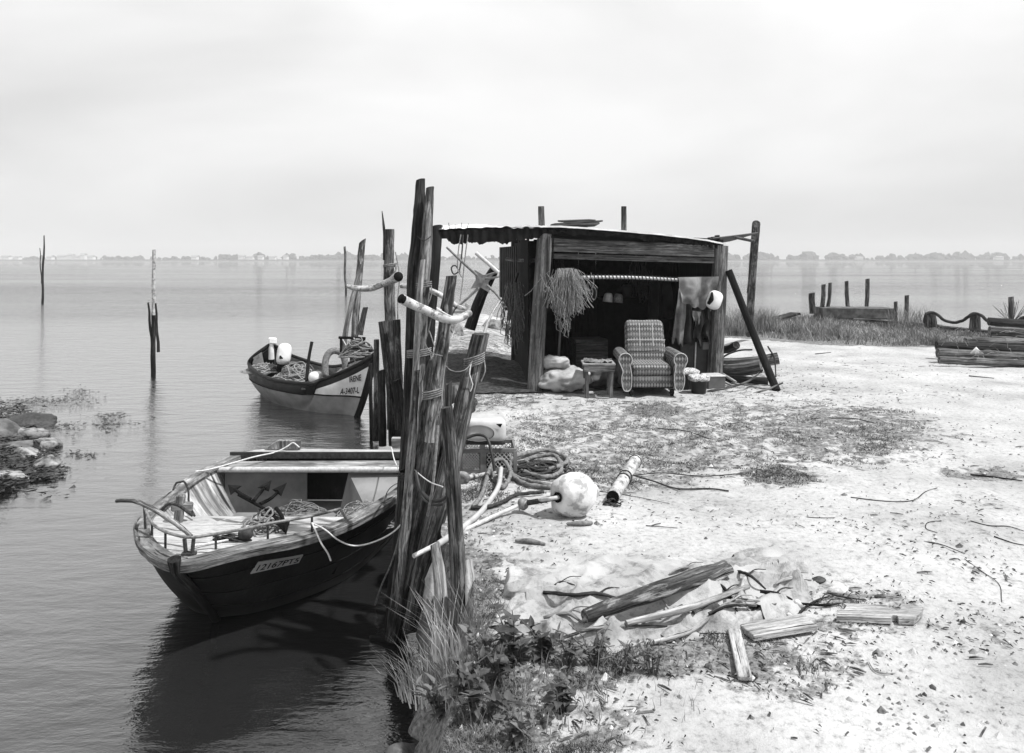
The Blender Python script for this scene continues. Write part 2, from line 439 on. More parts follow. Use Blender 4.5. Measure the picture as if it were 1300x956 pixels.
# sand: pale, speckled, with grassy and dirty stretches (attribute 'dirt' = where litter and turf lie)
t = NT('sand'); c = t.coord(True)
base = t.ramp(t.noise(c, 1.1, 7, .6), [(.3, .30), (.5, .43), (.7, .53)])
fine = t.ramp(t.noise(c, 26, 5, .7), [(.30, .35), (.46, .88), (.62, 1.0)])
base = t.mix(.85, base, fine, 'MULTIPLY')
at = t.new('ShaderNodeAttribute'); at.attribute_name = 'dirt'
pn = t.noise(c, 7, 7, .72); f2 = t.math('ADD', t.math('MULTIPLY', at.outputs['Fac'], .52), t.math('SUBTRACT', t.math('MULTIPLY', pn, 1.5), 1.0))
mask = t.ramp(f2, [(.02, 0), (.16, 1)])
dirt = t.ramp(t.noise(c, 30, 5, .7), [(.35, .05), (.65, .26)])
col = t.mix(mask, base, dirt)
st = t.coord(True, (5, 26, 10)); sk = t.ramp(t.noise(st, 1, 5, .7, .5), [(.315, .30), (.36, 1)])
col = t.mix(t.math('ADD', t.math('MULTIPLY', at.outputs['Fac'], .6), .25), col, t.mix(1, col, sk, 'MULTIPLY'))
nr = t.bump(t.noise(c, 9, 6, .65), .03, .7, t.bump(t.noise(c, 60, 4, .7), .008, .7))
M['sand'] = t.fin(col, .95, nr, .1)

# water: silty, mirror-like at low angles, small wind ripples offshore
t = NT('water'); c = t.coord(True)
far = t.new('ShaderNodeSeparateXYZ'); t.link(t.new('ShaderNodeTexCoord').outputs['Object'], far.inputs[0])
mr = t.new('ShaderNodeMapRange'); mr.inputs[1].default_value = 9; mr.inputs[2].default_value = 34; mr.inputs[3].default_value = .17; mr.inputs[4].default_value = 1
t.link(far.outputs[1], mr.inputs[0])
rip = t.noise(t.coord(True, (1.3, 3.2, 1)), 1.0, 6, .62, .2)
swl = t.noise(t.coord(True, (.35, 1.5, 1)), 1.0, 3, .5)
patchy = t.ramp(t.noise(t.coord(True, (.012, .05, 1)), 1, 3, .5), [(.35, .55), (.65, 1)])
b1 = t.new('ShaderNodeBump'); b1.inputs['Distance'].default_value = .15; t.link(rip, b1.inputs['Height'])
t.link(t.math('MULTIPLY', mr.outputs[0], patchy), b1.inputs['Strength'])
mr2 = t.new('ShaderNodeMapRange'); mr2.inputs[1].default_value = 14; mr2.inputs[2].default_value = 70; mr2.inputs[3].default_value = 0; mr2.inputs[4].default_value = 1
t.link(far.outputs[1], mr2.inputs[0])
big = t.noise(t.coord(True, (.30, 1.05, 1)), 1.0, 5, .62, .3)
b3 = t.new('ShaderNodeBump'); b3.inputs['Distance'].default_value = .42; t.link(big, b3.inputs['Height']); t.link(t.math('MULTIPLY', mr2.outputs[0], patchy), b3.inputs['Strength']); t.link(b1.outputs[0], b3.inputs['Normal'])
b2 = t.bump(swl, .03, .22, b3.outputs[0])
t.n.remove(t.b)
df = t.new('ShaderNodeBsdfDiffuse'); df.inputs[0].default_value = g3(.014)
gl = t.new('ShaderNodeBsdfGlossy'); gl.inputs[0].default_value = g3(.98); gl.inputs['Roughness'].default_value = .025
lw = t.new('ShaderNodeLayerWeight'); lw.inputs['Blend'].default_value = .5
for x in (gl, lw): t.link(b2, x.inputs['Normal'])
ms = t.new('ShaderNodeMixShader'); t.link(t.ramp(lw.outputs['Facing'], [(.40, .08), (.56, .22), (.70, .44), (.86, .68), (1, .86)]), ms.inputs[0]); t.link(df.outputs[0], ms.inputs[1]); t.link(gl.outputs[0], ms.inputs[2])
t.link(ms.outputs[0], t.o.inputs[0]); M['water'] = t.m

# upholstery: woven diamonds
t = NT('patterned_upholstery'); a = t.new('ShaderNodeAttribute'); a.attribute_name = 'gc'
sp = t.new('ShaderNodeSeparateXYZ'); t.link(a.outputs['Vector'], sp.inputs[0])
zz = t.math('ADD', sp.outputs[2], t.math('MULTIPLY', sp.outputs[1], .8))
xx = sp.outputs[0]
d = t.math('ADD', t.math('MULTIPLY', t.math('PINGPONG', xx, .0195), 26), t.math('MULTIPLY', t.math('PINGPONG', zz, .042), 12))
k = t.ramp(d, [(.20, .36), (.40, .20), (.60, .07), (.80, .08), (.95, .20)])
band0 = t.ramp(t.math('MULTIPLY', t.math('PINGPONG', t.math('ADD', zz, .06), .11), 9), [(.2, .55), (.5, 1)])
col = t.mix(t.math('MULTIPLY', band0, .95), .22, k)
col = t.mix(.6, col, t.ramp(t.noise(a.outputs['Vector'], 30, 6, .75), [(.36, .35), (.6, 1)]), 'MULTIPLY')
M['upholstery'] = t.fin(col, .95, t.bump(t.noise(a.outputs['Vector'], 200, 2), .002, .6), .1)

# woven ground sheet
t = NT('woven_sheet'); c = t.coord(True)
col = t.ramp(t.noise(c, 2.5, 6, .6), [(.3, .27), (.7, .50)])
wv = t.new('ShaderNodeTexWave'); wv.inputs['Scale'].default_value = 70; t.link(c, wv.inputs['Vector'])
col = t.mix(.35, col, t.ramp(wv.outputs[0], [(.2, .5), (.8, 1)]), 'MULTIPLY')
col = t.mix(.8, col, t.ramp(t.noise(c, 9, 7, .75), [(.36, .35), (.50, 1)]), 'MULTIPLY')
M['sheet'] = t.fin(col, .9, t.bump(t.noise(c, 30, 5, .7), .008, .8), .15)
# ================================================================== THE SETTING
mb = MB(); S_ = 1500
mb.add([(-S_, -40, WZ), (S_, -40, WZ), (S_, 1500, WZ), (-S_, 1500, WZ)], [(0, 1, 2, 3)])
structure('water', mb, M['water'])

DIRT = [(900,558,300,42,.70),(755,548,120,30,.68),(1065,548,120,34,.80),(990,603,48,15,.95),(700,592,120,26,.7),(840,535,180,30,.6),(1000,530,150,24,.62),(820,600,80,20,.7),(640,555,50,40,.35),
        (670,845,150,40,.95),(900,838,130,28,.85),(1085,775,95,36,.62),(1000,850,110,36,.6),(610,650,44,44,.6),(610,470,60,52,.7),(830,522,38,9,1.1),(570,430,50,45,.6),
        (1250,600,60,9,.8),(1240,640,40,6,.5),(960,520,40,8,.7),(720,620,80,10,.6),(1255,730,40,14,.5),(1240,800,60,30,.4),(760,640,70,25,.35),(680,690,60,30,.35),(650,930,170,70,.62),(560,800,60,140,.9),
        (930,480,60,22,.6),(1000,500,120,16,.45),(1090,470,120,10,.35),(1180,500,100,10,.35),(1190,690,90,40,.32),(1000,660,150,16,.25),(640,505,60,14,.7),(780,505,140,8,.35)]
def dirt(x, y):
    px = CX+x/y*FPX; py = HY+EYE*FPX/y; d = 0
    for (a, b, c, e, s) in DIRT:
        q = ((px-a)/c)**2+((py-b)/e)**2
        if q < 2.2: d = max(d, s*(1-sstep(.3, 2.2, q)))
    if y > 15.2-(x-8)*.0+max(0, (6.5-x))*.9: d = 1.0
    if y < 4.6 and x < .1: d = max(d, 1.3-sstep(-.25, .1, x)*1.3)
    if y < 3.3 and x < .3: d = max(d, 1.0*(1-sstep(0, .3, x)))
    return d
def right_x(y): return 10.6-(y-16.3)*.2
BACK = 21.8
ys = [1.3]
while ys[-1] < BACK: ys.append(ys[-1]+max(.02, .0085*ys[-1]))
ys[-1] = BACK; NC = 300; vs = []; dv = []
for y in ys:
    xl, xr = bank_x(y), right_x(y)
    for j in range(NC+1):
        u = (j/NC)**1.35; x = xl+(xr-xl)*u; z = hz(x, y)
        if j == 0: x += .03*mn.noise(Vector((y*4, 1, 1)))
        d = dirt(x, y)
        if d > .3: z += .012*d*mn.noise(Vector((x*14, y*14, 8)))
        vs.append((x, y, z)); dv.append(d)
fs = []; k = NC+1
for i in range(len(ys)-1):
    for j in range(NC): fs.append((i*k+j, i*k+j+1, (i+1)*k+j+1, (i+1)*k+j))
mb = MB(); mb.add(vs, fs)
def skirt(ring, out_v, dd):
    prev = ring; pid = [len(mb.v)+i for i in range(len(ring))]
    mb.add(ring, [], None)
    for s, (o_, dz) in enumerate([(.02, -.25), (.06, -.6), (.10, -1.0), (.22, -1.5)]):
        row = []
        for i, p in enumerate(ring):
            v = out_v(p)
            if dd == 1 and p[1] < 5: v = (v[0]*(1+2.2*(1-sstep(4.2, 5, p[1]))), 0)
            v = v; n_ = .07*mn.noise(Vector((p[0]*3, p[1]*3, dz*3)))
            row.append((p[0]+v[0]*(o_+n_)*dd, p[1]+v[1]*(o_+n_)*dd, p[2]+dz))
        b = len(mb.v); mb.add(row, [])
        for i in range(len(ring)-1): mb.f.append((pid[i], b+i, b+i+1, pid[i+1])); mb.m.append(0); mb.sm.append(True)
        pid = [b+i for i in range(len(ring))]; dv.extend([1.9]*len(ring))
dv.extend([1.6]*len(ys)); skirt([vs[i*k] for i in range(len(ys))], lambda p: (-1, 0), 1)
dv.extend([.8]*len(ys)); skirt([vs[i*k+NC] for i in range(len(ys))], lambda p: (1, 0), 3)
dv.extend([.8]*(NC+1)); skirt([vs[(len(ys)-1)*k+j] for j in range(NC+1)], lambda p: (0, 1), 3)
gr = structure('ground', mb, M['sand'])
a = gr.data.attributes.new('dirt', 'FLOAT', 'POINT'); a.data.foreach_set('value', np.array(dv, dtype=np.float32))

# far shore, about a kilometre off: mudflat, wood, houses
mb = MB()
def shore(u, v):
    x = -1350+2700*u; y = 985+v*420+25*mn.noise(Vector((x*.004, 1, 1)))
    return (x, y, WZ-.3+(1.9*min(1, v*12)))
grid(mb, shore, 160, 12); structure('far_bank', mb, mottled('mudflat', .04, .09, .2, .95, 0, .1, obj=True))
mb = MB(); rnd = random.Random(5)
for i in range(760):
    x = rnd.uniform(-1150, 1150); u = x/1.0
    hh = 6.6+5.5*mn.noise(Vector((x*.007, 2, 2)))+3*mn.noise(Vector((x*.03, 5, 2)))
    if x < -380: hh *= .72
    if x > 280: hh *= 1.12
    hh *= rnd.choice((.45, .6, .8, .8, 1.0, 1.25))
    if hh < 2: continue
    r = hh*rnd.uniform(.45, .85); y = 1060+rnd.uniform(0, 70)
    z0 = WZ+1.2+hh*.35
    nseg = 7; vv = []; ff = []
    for a_ in range(6):
        th = math.pi*a_/5
        for b_ in range(nseg):
            ph = 2*math.pi*b_/nseg; q = 1+.9*rnd.uniform(-.5, .5)
            vv.append((x+math.sin(th)*math.cos(ph)*r*q*1.25, y+math.sin(th)*math.sin(ph)*r*q, z0+math.cos(th)*hh*.62*q))
    for a_ in range(5):
        for b_ in range(nseg): ff.append((a_*nseg+b_, (a_+1)*nseg+b_, (a_+1)*nseg+(b_+1) % nseg, a_*nseg+(b_+1) % nseg))
    mb.add(vv, ff, None, False)
stuff('far_wood', 'low hazy wood along the far shore across the water', 'far trees', mb, M['trees_far'])
def far_house(px, wpx, hpx, D=1035):
    p = W(px, HY, D); w_ = wpx*D/1000; h_ = hpx*D/1000; z = WZ+1.3
    t = thing('far_house', 'small pale house with a low roof in the hazy treeline across the water', 'house', (p.x, D, z), 'houses on the far shore')
    m1 = MB(); box(m1, (p.x, D+4, z+h_/2), (w_, 8, h_)); build('wall', m1, M['house_far'], t)
    m1 = MB(); r_ = h_*.42; x0, x1 = p.x-w_/2-.4, p.x+w_/2+.4
    m1.add([(x0, D-.4, z+h_), (x1, D-.4, z+h_), (x1, D+8.4, z+h_), (x0, D+8.4, z+h_), (x0, D+4, z+h_+r_), (x1, D+4, z+h_+r_)],
           [(0, 1, 5, 4), (2, 3, 4, 5), (0, 4, 3), (1, 2, 5), (0, 3, 2, 1)], None, False)
    build('roof', m1, M['roof_far'], t)
for px, w_, h_ in [(6,10,4),(20,7,3.4),(62,6,3.5),(78,12,4.5),(88,8,5.5),(96,8,4),(104,6,6),(114,7,4),(246,7,4),(306,8,4.5),(316,9,3.6),(330,6,4),(345,8,3.5),(362,5,4),(1270,9,3.5),(1092,8,3)]:
    far_house(px, w_, h_)

# haze: even, pale air round everything
mb = MB(); box(mb, (0, 690, 13.5), (3100, 1640, 33))
hz_m = bpy.data.materials.new('haze_air'); hz_m.use_nodes = True; t_ = hz_m.node_tree; t_.nodes.remove(t_.nodes['Principled BSDF'])
pv = t_.nodes.new('ShaderNodeVolumePrincipled'); pv.inputs['Color'].default_value = (.86, .86, .86, 1); pv.inputs['Density'].default_value = 0.0006
pv.inputs['Anisotropy'].default_value = 0
t_.links.new(pv.outputs[0], t_.nodes['Material Output'].inputs['Volume'])
ho = build('haze', mb, hz_m, base=(0, 0, 0)); tag(ho, 'pale even haze over the lagoon and far shore', 'haze', kind='stuff')
ho.display_type = 'BOUNDS'

# ------------------------------------------------------------------ grass and litter (nobody could count it)
def blades(mb, P, hgt, lean, wid, rnd, flat=False):
    for (x, y, z) in P:
        h = hgt*rnd.uniform(.4, 1.25); a = rnd.uniform(0, 6.283); l = lean*rnd.uniform(.2, 1.3)*h
        b = rnd.uniform(0, 6.283); wx, wy = math.cos(b)*wid/2, math.sin(b)*wid/2
        dx, dy = math.cos(a)*l, math.sin(a)*l
        i = len(mb.v)
        mb.v += [(x-wx, y-wy, z), (x+wx, y+wy, z), (x+dx*.35+wx*.7, y+dy*.35+wy*.7, z+h*.6), (x+dx*.35-wx*.7, y+dy*.35-wy*.7, z+h*.6), (x+dx, y+dy, z+h)]
        mb.g += mb.v[i:]; mb.f += [(i, i+1, i+2, i+3), (i+3, i+2, i+4)]; mb.m += [0, 0]; mb.sm += [False, False]
rnd = random.Random(3)
# the grassy bank along the back right
mb = MB(); mbp = MB(); P1 = []; P2 = []
while len(P1) < 17000:
    y = rnd.uniform(14.6, BACK); x = rnd.uniform(4.3, right_x(y))
    front = 15.3+max(0, (7.2-x))*.95 + .5*mn.noise(Vector((x*1.3, 1, 4)))
    if y < front: continue
    dens = .55+.9*mn.noise(Vector((x*.9, y*.9, 2)))
    if rnd.random() > dens: continue
    P1.append((x, y, hz(x, y)))
blades(mb, P1, .12, .7, .016, rnd)
P3 = [p for p in P1 if p[0] < 8.5 and mn.noise(Vector((p[0]*1.1, p[1]*.3, 9))) > .05]; blades(mb, P3[:3000], .24, .5, .014, rnd)
cl = []
for cx_, cy_, r_, n_ in [(5.6, 18.2, .55, 900), (5.0, 17.9, .5, 500), (9.7, 19.2, .5, 300)]:
    for _ in range(n_):
        a_ = rnd.uniform(0, 6.28); q = r_*math.sqrt(rnd.random()); cl.append((cx_+q*math.cos(a_), cy_+q*math.sin(a_), 0))
blades(mb, cl, .55, .55, .012, rnd)
stuff('bank_grass', 'dry wiry grass along the water edge behind the sand', 'grass', mb, M['grass'])
mb = MB(); P1 = []
while len(P1) < 19000:
    px = rnd.uniform(560, 1180); py = rnd.uniform(470, 640); p = G(px, py)
    if dirt(p.x, p.y)*.9+.75*mn.noise(Vector((p.x*2.2, p.y*2.2, 5)))+.6*mn.noise(Vector((p.x*7, p.y*9, 5))) < .60+.4*rnd.random(): continue
    P1.append((p.x, p.y, hz(p.x, p.y)-.004))
blades(mb, P1, .022, 1.5, .007, rnd)
stuff('turf_grass', 'short trampled turf and weed on the sand before the hut', 'grass', mb, M['grass_dark'])
mb = MB(); P1 = []
while len(P1) < 7500:
    px = rnd.uniform(470, 1100); py = rnd.uniform(735, 960); p = G(px, py)
    if p.x < bank_x(p.y) or dirt(p.x, p.y)*.9+.8*mn.noise(Vector((p.x*3.2, p.y*3.2, 5))) < .66+.2*rnd.random(): continue
    P1.append((p.x, p.y, hz(p.x, p.y)-.004))
blades(mb, P1, .028, 1.3, .004, rnd)
stuff('front_turf', 'sparse dry turf in front of the woven sheet', 'grass', mb, M['grass_dark'])
# bits of litter: chips, reed ends, dead weed
mb = MB(); n_ = 0
while n_ < 4000:
    px = rnd.uniform(560, 1500); py = 440+516*rnd.random()**1.25; p = G(px, py)
    if p.x < bank_x(p.y)+.02 or p.x > right_x(p.y): continue
    d = dirt(p.x, p.y)
    if rnd.random() > .02+max(0, mn.noise(Vector((p.x*1.1, p.y*2.5, 12))))*.08+d*1.2: continue
    z = hz(p.x, p.y)+.004; ln = rnd.uniform(.003, .016)*(1 if rnd.random() > .12 else 3)*(.55+.075*p.y); a_ = rnd.uniform(0, 6.28)
    w_ = ln*rnd.uniform(.08, .45) if ln < .012 else ln*.09
    dx, dy = math.cos(a_)*ln, math.sin(a_)*ln; ex, ey = -math.sin(a_)*w_, math.cos(a_)*w_; t_z = rnd.uniform(0, .008)
    i = len(mb.v); mb.v += [(p.x-dx-ex, p.y-dy-ey, z), (p.x+dx-ex, p.y+dy-ey, z+t_z), (p.x+dx+ex, p.y+dy+ey, z+t_z+.003), (p.x-dx+ex, p.y-dy+ey, z+.004), (p.x, p.y, z+.006+t_z)]
    mb.g += mb.v[i:]; mb.f += [(i, i+1, i+4), (i+1, i+2, i+4), (i+2, i+3, i+4), (i+3, i, i+4)]; mb.m += [0]*4; mb.sm += [False]*4; n_ += 1
stuff('ground_litter', 'scattered chips, reed bits and dead weed on the sand', 'litter', mb, M['litter'])

# shells and pebbles, drifted together
mb = MB(); n_ = 0; rnd = random.Random(55)
while n_ < 1500:
    px = rnd.uniform(570, 1300); py = 455+480*rnd.random()**1.2; p = G(px, py)
    if p.x < bank_x(p.y)+.02: continue
    if rnd.random() > .06+dirt(p.x, p.y)*.5+max(0, mn.noise(Vector((p.x*1.6, p.y*2.2, 31))))*1.2: continue
    r = rnd.uniform(.004, .012)*(1 if rnd.random() > .08 else 2.2); c_ = (p.x, p.y, hz(p.x, p.y)+r*.35); i = len(mb.v)
    q = [(1,0,0),(.3,1,0),(-.8,.6,0),(-.9,-.5,0),(.2,-1,0),(0,0,.8)]
    mb.v += [(c_[0]+a[0]*r*rnd.uniform(.6,1.4), c_[1]+a[1]*r*rnd.uniform(.6,1.4), c_[2]+a[2]*r*rnd.uniform(.5,1)-(r*.4 if k < 5 else 0)) for k, a in enumerate(q)]
    mb.g += mb.v[i:]; mb.f += [(i+k, i+(k+1) % 5, i+5) for k in range(5)]; mb.m += [rnd.choice((0, 0, 1))]*5; mb.sm += [False]*5; n_ += 1
stuff('pebbles', 'small pebbles and broken shells drifted over the sand', 'pebbles', mb, [M['rock'], M['white_rough']])
# ================================================================== BOATS
def proj(p): return (CX+p[0]/p[1]*FPX, HY+(EYE-p[2])/p[1]*FPX)
def curve_at(pts, u):
    n = len(pts)-1; x = min(max(u, 0), 1)*n; i = min(n-1, int(x)); t = x-i
    P = [Vector(p) for p in pts]; Q = [P[0]*2-P[1]]+P+[P[-1]*2-P[-2]]; a, b, c, d = Q[i:i+4]
    return .5*((2*b)+(c-a)*t+(2*a-5*b+4*c-d)*t*t+(3*b-a-3*c+d)*t**3)
def pick(fn, px, py, n=90):
    best = None
    for i in range(n+1):
        for j in range(n+1):
            p = fn(i/n, j/n); q = proj(p); e = (q[0]-px)**2+(q[1]-py)**2
            if best is None or e < best[0]: best = (e, Vector(p))
    return best[1]
def lettering(name, txt, q, parent, mat, off=.004, shear=0):
    """q = corners (top-left, top-right, bottom-right, bottom-left)"""
    cu = bpy.data.curves.new('t', 'FONT'); cu.body = txt; cu.extrude = 0; cu.shear = shear; cu.offset = .018
    ob = bpy.data.objects.new('t', cu); C.collection.objects.link(ob); bpy.context.view_layer.update()
    me = bpy.data.meshes.new_from_object(ob.evaluated_get(bpy.context.evaluated_depsgraph_get()))
    bpy.data.objects.remove(ob)
    v = np.array([x.co[:] for x in me.vertices]); x0, y0 = v[:,0].min(), v[:,1].min(); x1, y1 = v[:,0].max(), v[:,1].max()
    tl, tr, br, bl = [Vector(a) for a in q]; nrm = (bl-tl).cross(tr-tl).normalized()
    if nrm.dot(Vector((0, 0, EYE))-tl) < 0: nrm = -nrm
    mb = MB(); vs = []
    for p in v:
        s = (p[0]-x0)/(x1-x0); t_ = (p[1]-y0)/(y1-y0)
        vs.append((bl.lerp(br, s)).lerp(tl.lerp(tr, s), t_)+nrm*off)
    mb.add(vs, [tuple(f.vertices) for f in me.polygons], None, False)
    return build(name, mb, mat, parent)
def quad_plate(mb, q, th, off):
    tl, tr, br, bl = [Vector(a) for a in q]; nrm = (bl-tl).cross(tr-tl).normalized()
    if nrm.dot(Vector((0, 0, EYE))-tl) < 0: nrm = -nrm
    a = [p+nrm*off for p in (tl, tr, br, bl)]; b = [p-nrm*th for p in (tl, tr, br, bl)]
    mb.add(a+b, [(0, 1, 2, 3), (7, 6, 5, 4), (0, 4, 5, 1), (1, 5, 6, 2), (2, 6, 7, 3), (3, 7, 4, 0)], None, False)
def inward(curve, u, cen):
    a = curve_at(curve, max(0, u-.02)); b = curve_at(curve, min(1, u+.02)); d = (b-a); d.z = 0; d.normalize()
    n = Vector((-d.y, d.x, 0)); p = curve_at(curve, u)
    if n.dot(Vector(cen)-p) < 0: n = -n
    return n
def xy_at(curve, y, n=160):
    best = min(range(n+1), key=lambda i: abs(curve_at(curve, i/n).y-y)); return curve_at(curve, best/n)

# ---------------------------------------------------------------- near boat
GL = [G(223,714,-.27), G(203,707,-.28), G(184,693,-.29), G(175,677,-.31), G(177,660,-.33), G(199,639,-.36), G(250,600,-.38), G(305,575,-.37), G(337,571,-.36)]
GR = [G(223,714,-.27), G(250,711,-.28), G(310,696,-.30), G(385,681,-.33), G(445,661,-.35), G(505,627,-.38), G(530,602,-.38), G(541,574,-.36)]
foot = G(278,784,-1.0); foot.z = -1.0
BLc = [foot, Vector((-2.45,6.15,-1.08)), Vector((-2.62,6.45,-1.1)), Vector((-2.7,6.9,-1.1)), Vector((-2.7,7.5,-1.1)), Vector((-2.62,8.2,-1.1)), Vector((-2.5,8.4,-1.06))]
BRc = [foot, Vector((-1.95,6.12,-1.08)), Vector((-1.65,6.4,-1.1)), Vector((-1.4,6.8,-1.1)), Vector((-1.25,7.5,-1.1)), Vector((-1.2,8.1,-1.1)), Vector((-1.15,8.3,-1.06))]
CEN = Vector((-2.0, 7.2, -.4))
def side(Gc, Bc, bulge=.05):
    def f(u, v):
        a = curve_at(Gc, u); b = curve_at(Bc, u); p = a.lerp(b, v); n = inward(Gc, u, CEN)
        return p-n*bulge*math.sin(math.pi*v)*(.3+.7*min(1, u*5))
    return f
fR, fL = side(GR, BRc), side(GL, BLc)
boat = thing('rowing_boat', 'nearest moored boat, dark hulled, with pale foredeck, pipe rail and plate 12167PT5', 'boat', (-2.0, 7.0, -1.0))
m = MB()
grid(m, lambda u, v: fR(u, v*1.0), 60, 10); grid(m, lambda u, v: fL(u, v), 60, 10)
sl, sr, bl_, br_ = GL[-1], GR[-1], BLc[-1], BRc[-1]
grid(m, lambda u, v: (sl.lerp(sr, u)).lerp(bl_.lerp(br_, u), v), 8, 4)
grid(m, lambda u, v: curve_at(BLc, u).lerp(curve_at(BRc, u), v), 20, 4)
build('hull', m, M['hull_worn'], boat)
m = MB()                                            # stem timber down the prow
tube(m, [GL[0]+Vector((0,-.02,.03)), GL[0]+Vector((0,.0,-.05)), GL[0].lerp(foot, .5)+Vector((0,-.03,0)), foot+Vector((0,-.03,-.02)), foot+Vector((0,.05,-.2))], (.045,.035,.03,.03), 8, .05, lump=.1)
build('stem_post', m, M['pole_dark'], boat)
def cap_rail(Gc, wd=.085, outer=.018):
    m = MB()
    def sec(u):
        p = curve_at(Gc, u); n = inward(Gc, u, CEN); j = .006*mn.noise(p*6)
        return [p-n*(outer+j)+Vector((0,0,-.065)), p-n*(outer+.012+j)+Vector((0,0,-.012)), p-n*outer+Vector((0,0,.004)), p+n*wd+Vector((0,0,.004)), p+n*(wd+.005)+Vector((0,0,-.03))]
    K = 110; vs = []; gs = []; fs = []; s = 0; last = None
    for i in range(K+1):
        q = sec(i/K)
        if last: s += (q[2]-last).length
        last = q[2]; vs += q; gs += [(k_*.045, .02*k_, s) for k_ in range(5)]
    for i in range(K):
        for k_ in range(4): fs.append((i*5+k_, i*5+k_+1, (i+1)*5+k_+1, (i+1)*5+k_))
    m.add(vs, fs, gs, False); return m
build('gunwale', cap_rail(GL), M['gun'], boat); build('gunwale', cap_rail(GR), M['gun'], boat)
FLOOR = -.86
def inner(Gc):
    ff = fL if Gc is GL else fR
    def f(u, v):
        uu = .10+u*.90; p = ff(uu, .02+v*.70); n = inward(Gc, uu, CEN)
        return p+n*.045
    return f
for Gc in (GL, GR):
    m = MB(); fi = inner(Gc); grid(m, fi, 40, 8, gc=lambda u, v: (u*3.0, .3, v*.6))
    build('inner_side', m, M['inner_plank'], boat)
m = MB(); fiL, fiR = inner(GL), inner(GR); grid(m, lambda u, v: (lambda p: Vector((p.x, p.y, FLOOR)))(fiL(u, 1).lerp(fiR(u, 1), -.01+1.02*v)), 24, 6)
build('floor', m, M['grey_paint'], boat)
# foredeck
def deck(y0, y1, dz, n=26):
    def f(u, v):
        y = y0+(y1-y0)*u; a = xy_at(GL, y); b = xy_at(GR, y); a = a+(b-a).normalized()*.03; b = b+(a-b).normalized()*.03
        q = a.lerp(b, v); q.y = y; q.z = a.z*(1-v)+b.z*v+dz; return q
    return f
m = MB(); fd = deck(5.17, 6.34, -.022); grid(m, fd, 26, 14, gc=lambda u, v: (u*1.2, 0, v*1.8))
fe = deck(6.34, 6.345, 0)
e0, e1 = fd(1, 0), fd(1, 1)
grid(m, lambda u, v: e0.lerp(e1, u)+Vector((0, .003, -.03*v)), 8, 1, smooth=False, gc=lambda u, v: (v*.03, 0, u*1.8))
build('foredeck', m, M['deck'], boat)
m = MB()
for k_ in range(1, 5):
    a_, b_ = fd(k_/5, .02), fd(k_/5, .98)
    box(m, (a_+b_)/2+Vector((0, 0, .0015)), ((b_-a_).length, .006, .002), (0, 0, math.atan2(b_.y-a_.y, b_.x-a_.x)))
build('deck_seam', m, M['iron'], boat)
m = MB(); grid(m, lambda u, v: e0.lerp(e1, .02+.96*(u*(1-.2*v)+.1*v))+Vector((0, -.03, -.03-(.42)*v)), 6, 3); build('fore_bulkhead', m, M['black'], boat)
# stern: bulkhead with a dark locker opening, tilted side panel, after deck
YB = 7.95
a_, b_ = xy_at(GL, YB), xy_at(GR, YB)
def bulk(m, x0, x1, z0, z1, y=YB, th=.02): box(m, ((x0+x1)/2, y+th/2, (z0+z1)/2), (x1-x0, th, z1-z0))
m = MB(); bulk(m, a_.x+.13, -2.07, FLOOR, -.42); bulk(m, -2.07, -1.65, -.46, -.42); build('stern_bulkhead', m, M['bulk'], boat)
m = MB(); m.add([(-1.65, YB, -.46), (-1.0, YB, -.44), (-1.06, YB-.55, -.56), (-1.20, YB-.9, -.80), (-1.73, YB-.05, -.84)], [(0, 1, 2, 3, 4)], None, False)
m.add([(-1.65, YB+.02, -.47), (-1.0, YB+.02, -.45), (-1.04, YB-.53, -.58), (-1.18, YB-.88, -.82), (-1.73, YB-.03, -.86)], [(4, 3, 2, 1, 0)], None, False)
build('locker_door', m, M['grey_paint'], boat)
m = MB(); bulk(m, -2.3, -1.2, FLOOR, -.44, YB+.5); box(m, (-2.3, YB+.27, -.65), (.02, .46, .42)); box(m, (-1.2, YB+.27, -.65), (.02, .46, .42)); build('locker', m, M['black'], boat)
m = MB(); fs_ = deck(YB-.02, 8.26, -.05); grid(m, fs_, 6, 10, gc=lambda u, v: (u*.3, 0, v*1.7))
build('stern_deck', m, M['gun'], boat)
m = MB(); tube(m, [a_+Vector((.06, -.03, -.045)), b_+Vector((-.06, -.03, -.045))], .028, 10, .1); build('deck_lip', m, M['galv_pale'], boat)
m = MB(); bulk(m, a_.x+.06, -1.0, -.40, -.335, 8.28, .03); build('coaming', m, M['iron'], boat)
m = MB(); p0, p1 = xy_at(GL, 8.33), xy_at(GR, 8.33)
m.add([(p0.x+.05, 8.315, -.345), (p1.x-.05, 8.315, -.345), (-.96, 8.40, -.34), (-2.62, 8.47, -.34)], [(0, 1, 2, 3)], [(0, 0, 0), (0, 0, 1.7), (.4, 0, 1.7), (.4, 0, 0)], False)
build('after_deck', m, M['deck'], boat)
m = MB(); m.add([(-2.64,8.44,-.33),(-2.26,8.44,-.33),(-2.26,8.44,-.235),(-2.50,8.44,-.235),(-2.64,8.40,-.33),(-2.26,8.40,-.33),(-2.26,8.40,-.245),(-2.50,8.40,-.245)], [(4,5,6,7),(1,0,3,2),(7,6,2,3),(5,1,2,6),(0,4,7,3),(0,1,5,4)], None, False); build('corner_board', m, M['gun'], boat)
m = MB(); box(m, (-1.16, 8.44, -.27), (.26, .05, .12), (0, 0, 0), bev=.01); build('motor_pad', m, M['gun'], boat)
for k_ in range(1, 4):                                # lapped strakes along the hull
    m = MB(); tube(m, [fR(i/40*.98+.01, k_*.24) for i in range(41)], .006, 6, .1); build('hull_lap', m, M['black'], boat)
